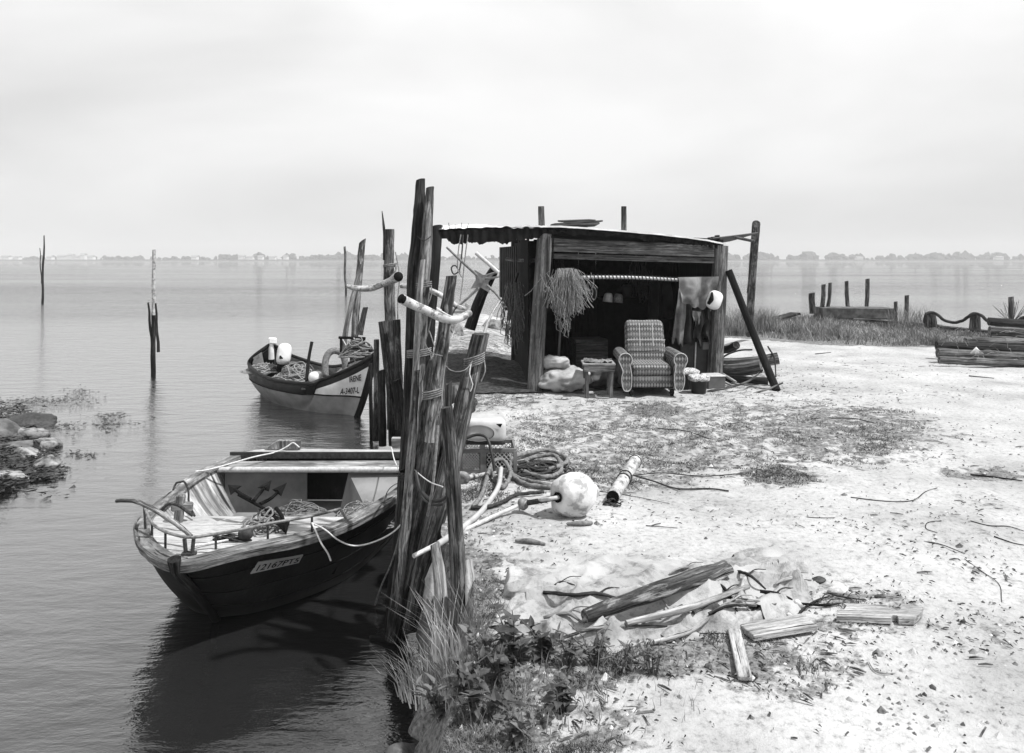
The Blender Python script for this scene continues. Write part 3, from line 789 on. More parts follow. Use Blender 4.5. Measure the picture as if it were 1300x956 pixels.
# pipe rail
posts = [((183,643),(185,675)), ((193,664),(193,685)), ((210,675),(210,699)), ((274,678),(274,699)), ((340,665),(340,686)), ((396,655),(396,675))]
tops = []
for (tp, bp) in posts:
    b0 = G(bp[0], bp[1], -.33); t0 = W(tp[0], tp[1], b0.y); tops.append(t0)
    m = MB(); tube(m, [b0+Vector((0,0,-.02)), t0], .009, 8, .1); build('rail_post', m, M['iron'], boat)
eb = G(441, 662, -.34); et = W(432, 646, eb.y-.02)
m = MB(); path = [tops[0], tops[1], tops[2], W(236,682,5.42), W(255,681,5.42), tops[3], W(307,672,5.47), tops[4], tops[5], et, eb+Vector((0,0,-.01))]
tube(m, path[:-1], .0105, 8, .04); tube(m, [et, eb], .0105, 8, .05); build('pipe_rail', m, M['galv'], boat)
# mooring bitt and fairlead
m = MB(); c0 = G(228, 661, -.35); box(m, c0+Vector((0, 0, .09)), (.07, .07, .24), (0, .1, .3), bev=.012); box(m, c0+Vector((.02, 0, .11)), (.16, .06, .07), (0, .1, .3), bev=.012); build('mooring_bitt', m, M['gun'], boat)
m = MB(); c0 = G(240, 703, -.30)
for dx in (-.025, .025): box(m, c0+Vector((dx, 0, .04)), (.016, .03, .13), (0, dx*4, 0))
box(m, c0+Vector((0, 0, .0)), (.09, .05, .02)); build('fairlead', m, M['iron'], boat)
# number plate
q = [pick(fR, 327, 714), pick(fR, 385, 703), pick(fR, 377, 715), pick(fR, 318, 727)]
m = MB(); quad_plate(m, q, .002, .008); pl = build('number_plate', m, mottled('plate_grey', .30, .42, 6, .5), boat)
tl, tr, br, bl = q; tq = [tl.lerp(br, .10).lerp(tr, .02), tr.lerp(bl, .10), br.lerp(tl, .10), bl.lerp(tr, .12)]
tq = [(tl*.93+bl*.07*1).lerp(tr, .06).lerp(bl, .16), tr.lerp(br, .2).lerp(tl, .05), br.lerp(tr, .2).lerp(bl, .05), bl.lerp(tl, .2).lerp(br, .06)]
lettering('registration_number', '12167PT5', tq, pl, M['ink'], .012)

# things aboard the near boat
def rope(name, label, pts, r, mat, cat='rope', parent=None, lob=True, seg=.012, group=None):
    m = MB(); tube(m, pts, r, 9 if lob else 6, seg if lob else seg*2, lobes=3 if lob else 0, pitch=r*7, lob=.16)
    o = build(name, m, mat, parent)
    if parent is None: tag(o, label, cat, group)
    return o
m = MB(); bp = [(148,636,5.75),(160,635.5,5.72),(174,637,5.68),(190,644,5.64),(206,653,5.60),(218,661,5.57),(229,669,5.55),(243,681,5.50)]
tube(m, [W(*p) for p in bp], (.013,.014,.016,.018,.02,.018,.014), 9, .03, lump=.25)
tag(build('driftwood_branch', m, M['pole']), 'crooked bare branch sticking out over the bow of the nearest boat', 'branch')
anc = thing('grapnel_anchor', 'rusty folding anchor with pointed flukes lying on the pale foredeck', 'anchor', tuple(G(330, 668, -.36)))
cA = W(330, 655, 5.95)
m = MB(); tube(m, [W(303,628,6.2), W(325,640,6.1), W(345,652,6.0), W(360,672,5.9)], .013, 8, .05); build('shank', m, M['black'], anc)
for (a1, a2, a3) in [((318,634,6.12),(306,627,6.15),(296,620,6.2)), ((330,640,6.1),(345,632,6.25),(356,621,6.3)), ((350,645,6.0),(358,655,5.95),(361,668,5.9)), ((322,636,6.1),(332,624,6.25),(338,617,6.3))]:
    m = MB(); tube(m, [W(*a1), W(*a2), W(*a3)], (.016,.012), 7, .04); build('arm', m, M['black'], anc)
    e = W(*a3); f_ = W(*a2); d = (e-f_).normalized(); s_ = d.cross(Vector((0, -.6, .8))).normalized()
    m = MB(); m.add([e+d*.07, e+s_*.055-d*.04, e-s_*.055-d*.04, e-d*.02+Vector((0,-.012,.012))], [(0, 1, 3), (0, 3, 2), (1, 2, 3), (0, 2, 1)], None, False); build('fluke', m, M['black'], anc)
rnd = random.Random(21)
def heap(c, rx, ry, h, n, r, turns=1.6, rnd=rnd, sides=6):
    m = MB(); c = Vector(c)
    for i in range(n):
        a0 = rnd.uniform(0, 6.28); q = rnd.uniform(.15, .8); ox, oy = rnd.uniform(-.4, .4)*rx, rnd.uniform(-.4, .4)*ry; z0 = h*(rnd.random()**1.3)
        pts = []
        for k_ in range(9):
            a = a0+turns*6.28*k_/8*(.7); w_ = q*(1+.3*rnd.uniform(-1, 1)); x, y = ox+rx*w_*math.cos(a), oy+ry*w_*math.sin(a)
            pts.append(c+Vector((x, y, max(r, (z0+rnd.uniform(-.2, .2)*h)*(1-min(1, (x/rx)**2+(y/ry)**2))+r))))
        tube(m, pts, r, sides, .03, cap=False)
    return m
tag(build('anchor_rope', heap(G(335,672,-.36), .17, .22, .16, 12, .008), M['rope']), 'tangled grey rope heaped round the anchor on the foredeck', 'rope')
tag(build('rope_coil', heap(G(272,690,-.34)+Vector((.06,.06,0)), .16, .05, .04, 5, .008), M['rope_dark']), 'short dark rope coil behind the bow rail of the nearest boat', 'rope')
tag(build('net_heap', heap(G(455,665,-.60)+Vector((.0,.35,-.12)), .36, .24, .20, 70, .0035), M['net']), 'loose heap of fishing net in the well of the nearest boat', 'net')
m = MB()
tube(m, [W(220,622,6.4), W(224,613,6.45), W(233,611,6.45), W(239,622,6.4), W(240,640,6.35), W(247,655,6.2)], .009, 8, .03)
tag(build('rope_loop', m, M['rope_dark']), 'stiff dark rope hooped high over the left gunwale', 'rope')
m = MB()
tube(m, [W(205,648,5.95), W(213,640,5.95), W(225,641,5.95), W(236,648,5.9), W(245,655,5.9)], .012, 8, .03)
tag(build('rope_loop', m, M['rope_dark']), 'stiff dark rope bent round the white bitt on the foredeck', 'rope')
rope('cord', 'thin white cord lying along the left gunwale of the nearest boat', [G(248,600,-.36)+Vector((0,0,.01)), G(270,595,-.355), G(320,582,-.345)+Vector((0,0,.01)), W(350,574,8.30), W(366,566,8.36), W(372,562,8.38), W(380,568,8.37)], .008, M['rope_pale'], lob=False)
rope('mooring_line', 'white mooring line sagging from the pipe rail to the leaning posts', [W(396,664,5.62), W(412,672,5.6), W(430,686,5.6), W(450,693,5.62), W(475,688,5.6), W(500,675,5.5), W(518,655,5.5)], .006, M['rope_pale'], lob=False)
rope('cord', 'frayed white cord end hanging down the dark hull from the rail', [W(396,664,5.6), W(400,672,5.5), W(408,690,5.42), W(416,702,5.42), W(420,712,5.42)], .006, M['rope_pale'], lob=False)
rope('mooring_line', 'thin pale stern line running from the after deck to the leaning posts', [W(497,568,8.0), W(501,585,7.5), W(510,602,6.6), W(516,611,5.7)], .006, M['rope_pale'], lob=False)
rope('mooring_line', 'thin pale line slung from the leaning posts to the net heap', [W(516,611,5.7), W(505,613,5.9), W(493,622,6.3), W(486,640,6.8)], .006, M['rope_pale'], lob=False)

# ---------------------------------------------------------------- far boat
FA = [G(473.5,453,.04), G(450,466,-.15), G(425,477,-.32), G(405,484,-.43), G(390,488,-.47), G(348,483,-.5), G(324,472,-.45), G(316,462,-.38), G(323,452,-.22), G(344,437,.0)]
FB = [G(473.5,453,.04), G(455,457.5,-.10), G(438,464,-.26), G(420,466,-.34), G(400,462,-.38), G(380,455.5,-.35), G(368,451,-.29), G(357,444,-.18), G(344,437,.0)]
ff_ = G(452, 529, -1.0)
KA = [ff_, G(438,526,-1), G(415,525,-1), G(392,522,-1), G(375,519,-1), G(352,513,-1), G(337,506,-1), G(331,500,-1), G(335,498,-1), Vector((-4.65,15.75,-1))]
KB = [ff_, G(450,519,-1), G(445,510,-1), G(432,503,-1), G(415,498,-1), G(400,494,-1), G(385,490,-1), G(370,488,-1), Vector((-4.65,15.75,-1))]
CEN = Vector((-3.7, 14.8, -.3))
fb = thing('fishing_boat', 'high-prowed open boat lettered A-3407-L with outboard motor, moored beyond the posts', 'boat', (-3.7, 14.6, -1.0))
def sideF(Gc, Bc):
    def f(u, v):
        a = curve_at(Gc, u); b = curve_at(Bc, u); n = inward(Gc, u, CEN)
        p = a.lerp(b, v); return p-n*.09*math.sin(math.pi*v**.8)*(.15+.85*min(1, u*4)*min(1, (1-u)*6+.1))
    return f
KZ = -.66
m = MB()
for Gc, Bc in ((FA, KA), (FB, KB)):
    f = sideF(Gc, Bc); nu, nv = 72, 26; vs = []; fs = []
    for i in range(nu+1):
        u = i/nu; za = curve_at(Gc, u).z; vk = (za-KZ)/(za+1.0); vd = min(vk-.02, .13/(za+1.0)+.02)
        rows = [vd*k/3 for k in range(4)]+[vd+(vk-vd)*k/7 for k in range(1, 8)]+[vk+(1-vk)*k/8 for k in range(1, 9)]
        rows.append(1.25); vs += [f(u, v) if v <= 1 else f(u, 1)+Vector((0, 0, -.18)) for v in rows]
    K = len(rows)
    for i in range(nu):
        u = i/nu
        for j in range(K-1):
            mi = 0 if j < 3 else (1 if u < .33 else 0) if j < 10 else 2
            fs.append((i*K+j, (i+1)*K+j, (i+1)*K+j+1, i*K+j+1)); m.f.append(tuple(x+len(m.v) for x in fs[-1])); m.m.append(mi); m.sm.append(True)
    m.v += [tuple(p) for p in vs]; m.g += [tuple(p) for p in vs]
build('hull', m, [M['hull_dark'], mottled('white_bow_panel', .55, .72, 6, .5, speck=(10, .3, .8)), M['grey_paint']], fb)
m = MB()
fA = sideF(FA, KA)
for zz_, r_ in ((KZ, .014),):
    pts = []
    for i in range(40):
        u = i/39*.98+.005; za = curve_at(FA, u).z; pts.append(fA(u, (za-KZ)/(za+1.0)))
    tube(m, pts, r_, 6, .1)
build('rubbing_strake', m, M['black'], fb)
m = MB(); st = [FA[0]+Vector((.05, -.03, .05)), FA[0]+Vector((.02, 0, -.05)), G(467,497,-.6).lerp(FA[0], .0), ff_+Vector((.02, 0, 0)), ff_+Vector((-.1, .1, -.2))]
st[2] = FA[0].lerp(ff_, .62)+Vector((.06, -.12, 0))
tube(m, st, (.06, .06, .055, .05), 8, .08); build('stem_post', m, M['black'], fb)
m = MB(); s0 = FA[-1]; tube(m, [s0+Vector((0, .03, -.3)), s0+Vector((0, 0, .04))], (.06, .05), 8, .1); box(m, s0+Vector((.03, 0, .07)), (.16, .12, .12), (0, .1, .4), bev=.02); build('stern_post', m, M['white'], fb)
for Gc in (FA, FB):
    m = MB(); tube(m, [curve_at(Gc, i/40)+Vector((0, 0, .01)) for i in range(41)], .035, 8, .08); build('gunwale', m, M['hull_dark'], fb)
    m = MB()
    def fin_(u, v):
        uu = .06+.88*u; p = sideF(Gc, KA if Gc is FA else KB)(uu, .02+.55*v); n = inward(Gc, uu, CEN); return p+n*.05
    grid(m, fin_, 30, 6); build('inner_side', m, M['white_rough'], fb)
m = MB(); grid(m, lambda u, v: (lambda p: Vector((p.x, p.y, -.72)))(curve_at(FA, .08+.84*u).lerp(curve_at(FB, .08+.84*u), .16+.68*v)), 16, 6); build('floor', m, M['bulk'], fb)
m = MB(); dk = lambda u, v: (lambda p: p+Vector((0, 0, -.03)))(curve_at(FA, .02+.26*u).lerp(curve_at(FB, .02+.26*u), .04+.92*v)); grid(m, dk, 10, 6); build('foredeck', m, M['deck'], fb)
m = MB(); dk2 = lambda u, v: (lambda p: p+Vector((0, 0, -.05)))(curve_at(FA, .98-.16*u).lerp(curve_at(FB, .98-.16*u), .04+.92*v)); grid(m, dk2, 8, 6); build('stern_deck', m, M['white_rough'], fb)
m = MB()
for u in (.45, .66): beam(m, curve_at(FA, u)+Vector((0,0,-.08)), curve_at(FB, u)+Vector((0,0,-.08)), .16, .03)
build('thwart', m, M['bulk'], fb)
q = [pick(fA, 432, 493), pick(fA, 457, 491), pick(fA, 456.5, 499), pick(fA, 431, 500.5)]; lettering('registration_number', 'A-3407-L', q, fb, M['ink'], .02)
q = [pick(fA, 444.5, 478), pick(fA, 459, 475), pick(fA, 459.5, 483), pick(fA, 445, 485.5)]; lettering('boat_name', 'IRENE', q, fb, M['ink'], .02)
ob = thing('outboard_motor', 'white-cowled outboard motor clamped at the stern of the lettered boat', 'outboard motor', tuple(W(360, 480, 15.4)))
cm = W(360.5, 450, 15.4)
m = MB(); rbox(m, cm, (.27, .44, .42), .12, 8, (-.25, .12, .3)); build('cowl', m, M['white'], ob)
m = MB(); rbox(m, cm+Vector((.02, -.22, -.03)), (.09, .03, .07), .015, 3, (-.25, .12, .3)); build('handle', m, M['black'], ob)
m = MB(); rbox(m, cm+Vector((-.02, .02, -.27)), (.2, .3, .2), .06, 5); tube(m, [cm+Vector((-.04, .05, -.3)), cm+Vector((-.1, .1, -.55))], (.07, .05), 8, .1); box(m, cm+Vector((-.1, 0, -.3)), (.3, .08, .05)); build('bracket', m, M['black'], ob)
m = MB(); tube(m, [cm+Vector((.02, -.1, -.22)), cm+Vector((.22, -.35, -.16)), cm+Vector((.3, -.45, -.16))], .02, 8, .05); build('tiller', m, M['black'], ob)
m = MB(); tube(m, [W(389,487,14.2), W(392,455,14.3), W(396,434,14.4)], (.035, .03, .03), 8, .1, lump=.15)
tag(build('wooden_stake', m, M['black_wood']), 'dark upright stake standing inside the lettered boat', 'stake')
m = MB(); tube(m, [W(413,477,14.1), W(413,460,14.15), W(417,449,14.2), W(425,445,14.25), W(434,449,14.3), W(438,460,14.3), W(438,473,14.3)], .062, 12, .03, lobes=0)
tag(build('arched_fender', m, M['net_dark']), 'thick arched fender hoop standing in the bow of the lettered boat', 'fender')
fr = thing('tubular_frame', 'dark tubular frame standing on the bow of the lettered boat', 'frame', tuple(W(450, 455, 13.9)))
m = MB(); tube(m, [W(430,428.5,13.9), W(464,429.5,13.9)], .024, 8, .2); build('top_bar', m, M['black'], fr)
for a1, a2 in (((433,428),(433,447)), ((462,429),(462,458))):
    m = MB(); tube(m, [W(a1[0],a1[1],13.9), W(a2[0],a2[1],13.9)], .024, 8, .2); build('upright', m, M['black'], fr)
m = MB()
for a1, a2 in (((449,429),(465,456)), ((435,431),(452,460)), ((451,431),(438,450))): tube(m, [W(*a1,13.85), W(*a2,13.7)], .011, 6, .2)
build('stay', m, M['galv_pale'], fr)
tag(build('net_heap', heap(Vector(tuple(W(455,452,13.8))), .32, .3, .3, 45, .012), M['net_dark']), 'dark net bundled on the prow of the lettered boat', 'net')
tag(build('net_heap', heap(Vector(tuple(W(378,481,14.9))), .5, .42, .30, 60, .009), M['net']), 'pale net piled amidships in the lettered boat', 'net')
tag(build('net_heap', heap(Vector(tuple(W(336,471,15.5))), .38, .35, .16, 45, .009), M['net']), 'flat pale net by the motor in the lettered boat', 'net')
m = MB(); rbox(m, W(401,479,14.2), (.22, .22, .2), .08, 6, nz_=.02); tag(build('white_float', m, M['white']), 'white float lying against the hoop in the lettered boat', 'float')

rope('cord', 'pale cord snaking across the foredeck from the fairlead to the anchor', [G(243,697,-.31)+Vector((0,0,.02)), G(262,694,-.33)+Vector((0,0,.02)), G(290,688,-.34)+Vector((0,0,.015)), G(308,683,-.34)+Vector((0,0,.02)), G(325,676,-.35)+Vector((0,0,.02)), G(338,668,-.35)+Vector((0,0,.03))], .009, M['rope_pale'], lob=False)
m = MB(); rbox(m, G(312,685,-.33)+Vector((0,0,.04)), (.10,.07,.07), .03, 6, nz_=.01); tag(build('chain_shackle', m, M['iron']), 'rusty shackle block on the foredeck beside the coiled rope', 'shackle')
tag(build('rope_tangle', heap(G(372,645,-.55)+Vector((0,.2,-.1)), .24, .12, .12, 14, .005), M['rope']), 'thin rope tangle spilling into the well behind the anchor', 'rope')
# ================================================================== POLES AND POSTS
def pole(name, label, pts, rad, mat, n=12, cat='pole', groove=.16, lump=.12, slant=.25, group=None, seg=.045):
    """pts = (px, py, depth) down to up"""
    rad = [q*(.9 if pts[0][2] < 6 else 1) for q in rad]
    m = MB(); tube(m, [W(*p) for p in pts], rad, n, seg, lump=lump, groove=groove, slant=slant, smooth=True)
    return tag(build(name, m, mat), label, cat, group)
# cluster by the near boat
pole('mooring_pole', 'tallest leaning pole of the near cluster, dark and curved', [(497,822,5.65),(503,740,5.65),(512,640,5.65),(519,540,5.7),(522,450,5.7),(525,350,5.75),(531,290,5.75),(534,228,5.8)], (.060,.060,.056,.052,.048,.050,.05,.034), M['pole_dark'], 14)
pole('mooring_pole', 'tall pole with a bleached top, tied against the dark curved one', [(512,800,5.55),(520,700,5.55),(527,560,5.55),(534,430,5.6),(541,320,5.65),(546,238,5.7)], (.075,.075,.058,.045,.045,.032), M['pole'], 14)
pole('mooring_pole', 'smooth pale lath running up the front of the near cluster', [(520,720,5.42),(523,600,5.42),(527,480,5.42),(532,380,5.45),(537,330,5.5)], (.026,.026,.024,.02), M['pole_pale'], 10)
pole('mooring_pole', 'broad dark leaning trunk low in the near cluster, knotted and worn', [(498,812,5.3),(512,740,5.3),(528,660,5.3),(542,580,5.3),(551,500,5.3),(556,455,5.3)], (.06,.085,.105,.11,.085,.07), M['pole_mid'], 16, groove=.25, lump=.2)
pole('mooring_pole', 'weathered grey pole with a broken top carrying the bent white pipe', [(546,560,5.15),(552,500,5.15),(559,450,5.15),(566,400,5.15),(573,350,5.15)], (.055,.052,.048,.044,.034), M['pole'], 14, groove=.25, lump=.25)
pole('mooring_pole', 'thick stump leaning right with wire wound round its top', [(520,800,5.0),(537,720,5.05),(556,650,5.1),(572,590,5.2),(590,510,5.3),(602,460,5.4),(611,424,5.4)], (.05,.06,.07,.072,.068,.062,.062), M['pole_mid'], 16, groove=.18)
pole('mooring_pole', 'nearest upright post at the quay edge, cut flat at waist height', [(584,822,4.18),(582,740,4.2),(577,650,4.2),(572,575,4.2),(567,517,4.2)], (.045,.048,.046,.045,.036), M['pole_mid'], 14, groove=.1, slant=.08)
pole('roof_prop', 'black slanting prop under the left end of the hut roof', [(535,520,9.3),(538,470,9.4),(545,400,9.5),(550,340,9.6),(553,288,9.7)], (.1,.095,.09,.085,.085), M['black_wood'], 12, cat='prop')
# posts between the two boats
g1 = 'stub posts beside the lettered boat'
pole('mooring_pole', 'tall round pole with a flat pale top behind the stub posts', [(499,545,11.3),(497,440,11.4),(494,360,11.5),(494,291,11.5)], (.085,.082,.08,.074), M['pole'], 12, slant=.02)
pole('thin_stick', 'thin bent stick rising above the flat-topped pole', [(488,330,11.35),(488,300,11.4),(487,285,11.4),(485,268,11.4)], (.022,.02,.018,.006), M['pole_dark'], 6, cat='stick')
pole('mooring_post', 'stub post with a level top left of the stub pair near the far boat', [(499,565,11.0),(496,500,11.0),(489,440,11.0),(485,408,11.0)], (.062,.062,.058,.055), M['pole_mid'], 12, slant=.05, group=g1, cat='post')
pole('mooring_post', 'stub post with a wired top right of the stub pair near the far boat', [(506,560,10.9),(506,490,10.9),(504,440,10.9),(503,406,10.9)], (.062,.06,.058,.058), M['pole_mid'], 12, slant=.05, group=g1, cat='post')
pole('mooring_post', 'short thin stub touching the prow of the lettered boat', [(477,560,11.6),(478,500,11.6),(478,431,11.6)], (.045,.045,.04), M['pole_mid'], 10, slant=.05, group=g1, cat='post')
pole('mooring_post', 'black squat stub in the shadow below the stub pair', [(486,566,10.8),(485,520,10.8),(484,470,10.8)], (.06,.06,.055), M['pole_dark'], 10, group=g1, cat='post')
pole('mooring_post', 'knobbly low stub near the water right of the stub pair', [(508,545,9.6),(507,510,9.6),(504,482,9.6)], (.06,.06,.055), M['pole_dark'], 10, group=g1, cat='post', lump=.35)
pole('mooring_post', 'thin black pile directly behind the prow of the lettered boat', [(472,572,11.9),(471,520,11.9),(470,462,11.9)], (.03,.03,.03), M['pole_dark'], 8, group=g1, cat='post')
pole('mooring_pole', 'leaning pole with a slanted top rising behind the prow of the lettered boat', [(449,470,14.8),(450,430,14.8),(454,370,14.9),(460,306,15)], (.075,.07,.065,.06), M['pole'], 12, slant=.9)
pole('mooring_pole', 'thin pale pole crossing the leaning slanted-top pole', [(436,445,14.5),(441,410,14.5),(451,365,14.6),(459,335,14.6)], (.045,.045,.04,.035), M['pole_pale'], 10, slant=.5)
pole('mooring_post', 'short slanting post beside the net on the prow', [(457,425,14.4),(461,404,14.4),(464,390,14.4)], (.055,.05,.05), M['pole_mid'], 10, cat='post')
# stakes standing in the lagoon
def stake(name, label, px, y0, y1, D, r, mat, lean=0, cat='stake', wob=1.0):
    pts = [(px+lean+wob*math.sin(k*1.9)*.6, y0+(y1-y0)*k/5, D) for k in range(6)]
    pts = [(px+lean*(1-k/5)+wob*math.sin(k*1.9)*.6, y0+(y1-y0)*k/5, D) for k in range(6)]
    return pole(name, label, pts, r, mat, 8, cat, .1, .1, .2, seg=.2)
stake('channel_stake', 'single pale stake standing in open water right of the white one', 437.5, 380, 313, 58, (.08, .09, .09), M['pole_mid'], 1.5)
stake('channel_stake', 'dark crooked stake at far left in open water', 56, 392, 299, 47, (.07, .065, .06, .03), M['pole_dark'], -2.5)
stake('channel_stake', 'thinner shorter stick leaning on the far left stake', 50.5, 360, 315, 46.8, (.03, .03, .02), M['pole_dark'], 2)
stake('channel_stake', 'tall white-topped stake standing in the water left of the boats', 195.5, 400, 317, 18.1, (.047, .045, .045, .042), M['pvc'], -.5, wob=.6)
stake('channel_stake', 'dark lower stake under the white-topped one', 195, 492, 396, 18.15, (.055, .055, .05), M['pole_dark'], -.8, wob=.8)
stake('channel_stake', 'short dark stick tied left of the white-topped stake', 188, 440, 384, 18.05, (.03, .03, .02), M['pole_dark'], 5)
stake('channel_stake', 'short dark stick tied right of the white-topped stake', 197.5, 447, 385, 18.0, (.035, .03, .02), M['pole_dark'], 3.5)

# bent pipes lashed across the cluster
m = MB(); tube(m, [W(509,379,4.86), W(525,387,4.93), W(545,396,5.0), W(562,404,5.0), W(578,406,5.02), W(590,401,5.06), W(596,397,5.1)], (.031,.029,.028,.026,.024,.022), 16, .02, cap=False)
wp = build('bent_pipe', m, M['pvc']); tag(wp, 'thick bent white pipe with an open black end lashed to the broken-topped pole', 'pipe')
def plug(o_, p, d, r, mat=None):
    m = MB(); d = Vector(d).normalized(); lathe(m, [(0.001, .004), (r*.86, .004), (r*.86, -.02)], Vector(p), d, 16); build('open_end', m, mat or M['black'], o_)
plug(wp, W(509,379,4.855), W(509,379,4.86)-W(525,387,4.93), .033)
m = MB(); tube(m, [W(509,363,5.9), W(530,364,5.85), W(552,371,5.8), W(570,381,5.8), W(580,389,5.8), W(591,392,5.8), W(594,386,5.8)], (.018,.02,.02,.018,.018), 12, .03)
tag(build('bent_pipe', m, M['pvc']), 'thinner hooked white pipe behind the tall poles', 'pipe')
m = MB(); tube(m, [W(440,363,11.0), W(452,366,11), W(470,366,11), W(485,361,10.9), W(497,356,10.7), W(506,351,10.45)], (.026,.04,.045,.045,.05,.07), 12, .05)
bp2 = build('bent_pipe', m, M['pvc']); tag(bp2, 'curved pale pipe with a dark mouth on the flat-topped pole', 'pipe')
plug(bp2, W(506,351,10.44), W(506,351,10.45)-W(497,356,10.7), .075)

# lashings, each wound round its pole
def lash(label, px, py, D, r, tilt=0, n=4, mat='rope_pale', th=.005, gap=.014, name='lashing'):
    m = MB(); c = W(px, py, D); pts = []
    for k_ in range(n*12+1):
        a = 2*math.pi*k_/12; pts.append(c+Vector((math.cos(a)*r, math.sin(a)*r, gap*(k_/12-n/2)+tilt*math.cos(a)*r)))
    tube(m, pts, th, 6, .05, spl=False); pts = [c+Vector((r, -r*.4, 0)), c+Vector((r*1.1, -r*.9, -.06)), c+Vector((r*.7, -r*1.0, -.13))]; tube(m, pts, th, 6, .03)
    return tag(build(name, m, M[mat]), label, 'lashing')
lash('pale cord wound round the neck of the right-leaning stump', 602, 458, 5.37, .07, .3, 5, 'rope', .005)
lash('wire wound round the tall bleached-top pole at pipe height', 538, 362, 5.6, .055, .1, 3, 'rope', .004)
lash('cord wound round the two tall poles below the pipe', 532, 448, 5.6, .085, .1, 4, 'rope', .005)
lash('cord binding the white pipe to the broken-topped pole', 566, 402, 5.08, .058, -.6, 4, 'rope_pale', .005)
lash('dark cord round the base of the tall poles over the boat', 524, 600, 5.52, .10, .2, 4, 'rope_dark', .008)
lash('rope round the flat-topped pole', 495, 337, 11.45, .09, .1, 2, 'rope', .012, .02)
rope('cord', 'dark cord dangling from the hooked pipe', [W(580,389,5.7), W(574,400,5.7), W(571,415,5.7), W(576,425,5.7)], .004, M['rope_dark'], lob=False)
rope('cord', 'thin wire drooping down from the white pipe past the broken-topped pole', [W(549,398,5.0), W(544,420,5.0), W(540,436,5.0), W(548,448,5.0), W(562,452,5.0)], .0035, M['rope'], lob=False)
rope('wire_line', 'long thin wire hanging from the flat-topped pole', [W(502,320,11.3), W(507,350,11.2), W(505,380,11.1), W(505,408,10.9)], .008, M['rope'], lob=False)
rope('rubber_strap', 'black rubber strap slung between the leaning trunk and nearest post', [W(528,600,5.1), W(534,622,5.0), W(548,635,4.9), W(562,634,4.7), W(572,626,4.4)], .012, M['rubber'], lob=False, cat='strap')
rope('rubber_strap', 'second strap hanging just under the black rubber one', [W(529,612,5.1), W(538,634,5.0), W(552,641,4.9), W(564,640,4.7)], .008, M['rubber'], lob=False, cat='strap')
rope('mooring_line', 'slack dark line dropping from the tall poles into the water', [W(512,640,5.5), W(507,680,5.5), W(497,715,5.6), W(485,742,5.8), W(476,768,6.1)], .007, M['rope'], lob=False)
rope('ribbed_hose', 'pale ribbed hose hanging between the leaning trunk and nearest post', [W(556,540,4.9), W(553,580,4.85), W(549,620,4.85), W(543,655,4.9)], .009, M['galv'], cat='hose')
# quay edge: planks, stakes and stones under the nearest post
pole('edge_stake', 'pale split stake against the quay edge beside the nearest post', [(568,862,4.1),(563,790,4.25),(557,720,4.4),(552,690,4.45)], (.035,.038,.03), M['pole_pale'], 10, cat='stake')
pole('edge_stake', 'broad pale slab leaning on the quay edge right of the nearest post', [(601,830,4.05),(598,760,4.15),(594,712,4.25)], (.035,.035,.028), M['board'], 8, cat='stake')
m = MB(); rock(m, Vector((-.46, 4.75, -.30)), (.11, .22, .24), 31); tag(build('edge_stone', m, M['rock']), 'rounded grey stone bulging from the quay edge by the leaning trunk', 'stone')
m = MB(); rock(m, Vector((-.50, 5.2, -.75)), (.14, .3, .25), 32); tag(build('edge_stone', m, M['wet_rock']), 'dark wet stone low on the quay edge behind the leaning trunk', 'stone')
m = MB(); rock(m, Vector((-.48, 5.9, -.45)), (.14, .35, .30), 33); tag(build('edge_stone', m, M['wet_rock']), 'dark stone on the quay edge opposite the boat well', 'stone')
m = MB(); rock(m, Vector((-.48, 3.7, -.8)), (.16, .3, .22), 35); tag(build('edge_stone', m, M['wet_rock']), 'dark stone at the foot of the quay below the weeds', 'stone')
m = MB(); a_ = G(470, 812, WZ); tube(m, [a_+Vector((0,0,.01)), a_+Vector((.14,-.03,.03)), a_+Vector((.26,-.02,.01))], (.02,.035,.02), 8, .03, lump=.3); tag(build('floating_driftwood', m, M['pole_dark']), 'small dark piece of driftwood floating by the foot of the poles', 'driftwood')
# rocks left of the hut
rnd = random.Random(8)
for (px, py, z, s, lab) in [(572,430,.0,(.42,.4,.42),'biggest pale boulder between the poles and the hut'),(556,452,-.05,(.3,.3,.26),'low boulder in front of the biggest pale one'),(628,412,.05,(.38,.3,.30),'flat boulder beside the left wall of the hut'),(600,452,.0,(.22,.2,.12),'small stone on the sand left of the hut'),(578,398,-.1,(.8,.5,.3),'dark weedy boulder at the water edge behind the pale ones')]:
    p = G(px, py+8, z); m = MB(); rock(m, p+Vector((0, 0, s[2]*.3)), s, px); tag(build('boulder', m, M['weed_sea'] if 'dark weedy' in lab else M['rock']), lab, 'boulder')
# rocks at the far left shore
K = [(30,540,(.75,.4,.22),'low dark weedy slab at the back of the left shore rocks','weed_sea'),(14,556,(.5,.35,.28),'flat rock behind the weed on the left shore','rock'),(42,556,(.42,.38,.30),'largest grey angular rock on the left shore','rock'),(62,566,(.28,.25,.2),'pale rock at the water end of the left shore','rock'),
     (10,572,(.4,.3,.22),'dark ridge rock low on the left shore','wet_rock'),(34,580,(.32,.28,.2),'pointed pale rock above the black seaweed','rock'),(58,592,(.25,.2,.16),'small rock sunk in the black seaweed','rock'),(6,612,(.30,.28,.24),'smooth pale boulder at the front of the left shore','rock'),(-30,560,(.9,.7,.5),'big rock at the frame edge of the left shore','wet_rock')]
for i, (px, py, s, lab, mt) in enumerate(K):
    p = G(px, py, WZ); m = MB(); rock(m, p+Vector((0, 0, s[2]*.05)), (s[0]*1.1, s[1]*1.1, s[2]*.8), 40+i, amp=.7); tag(build('shore_rock', m, M[mt]), lab, 'rock')
m = MB(); rnd = random.Random(77)
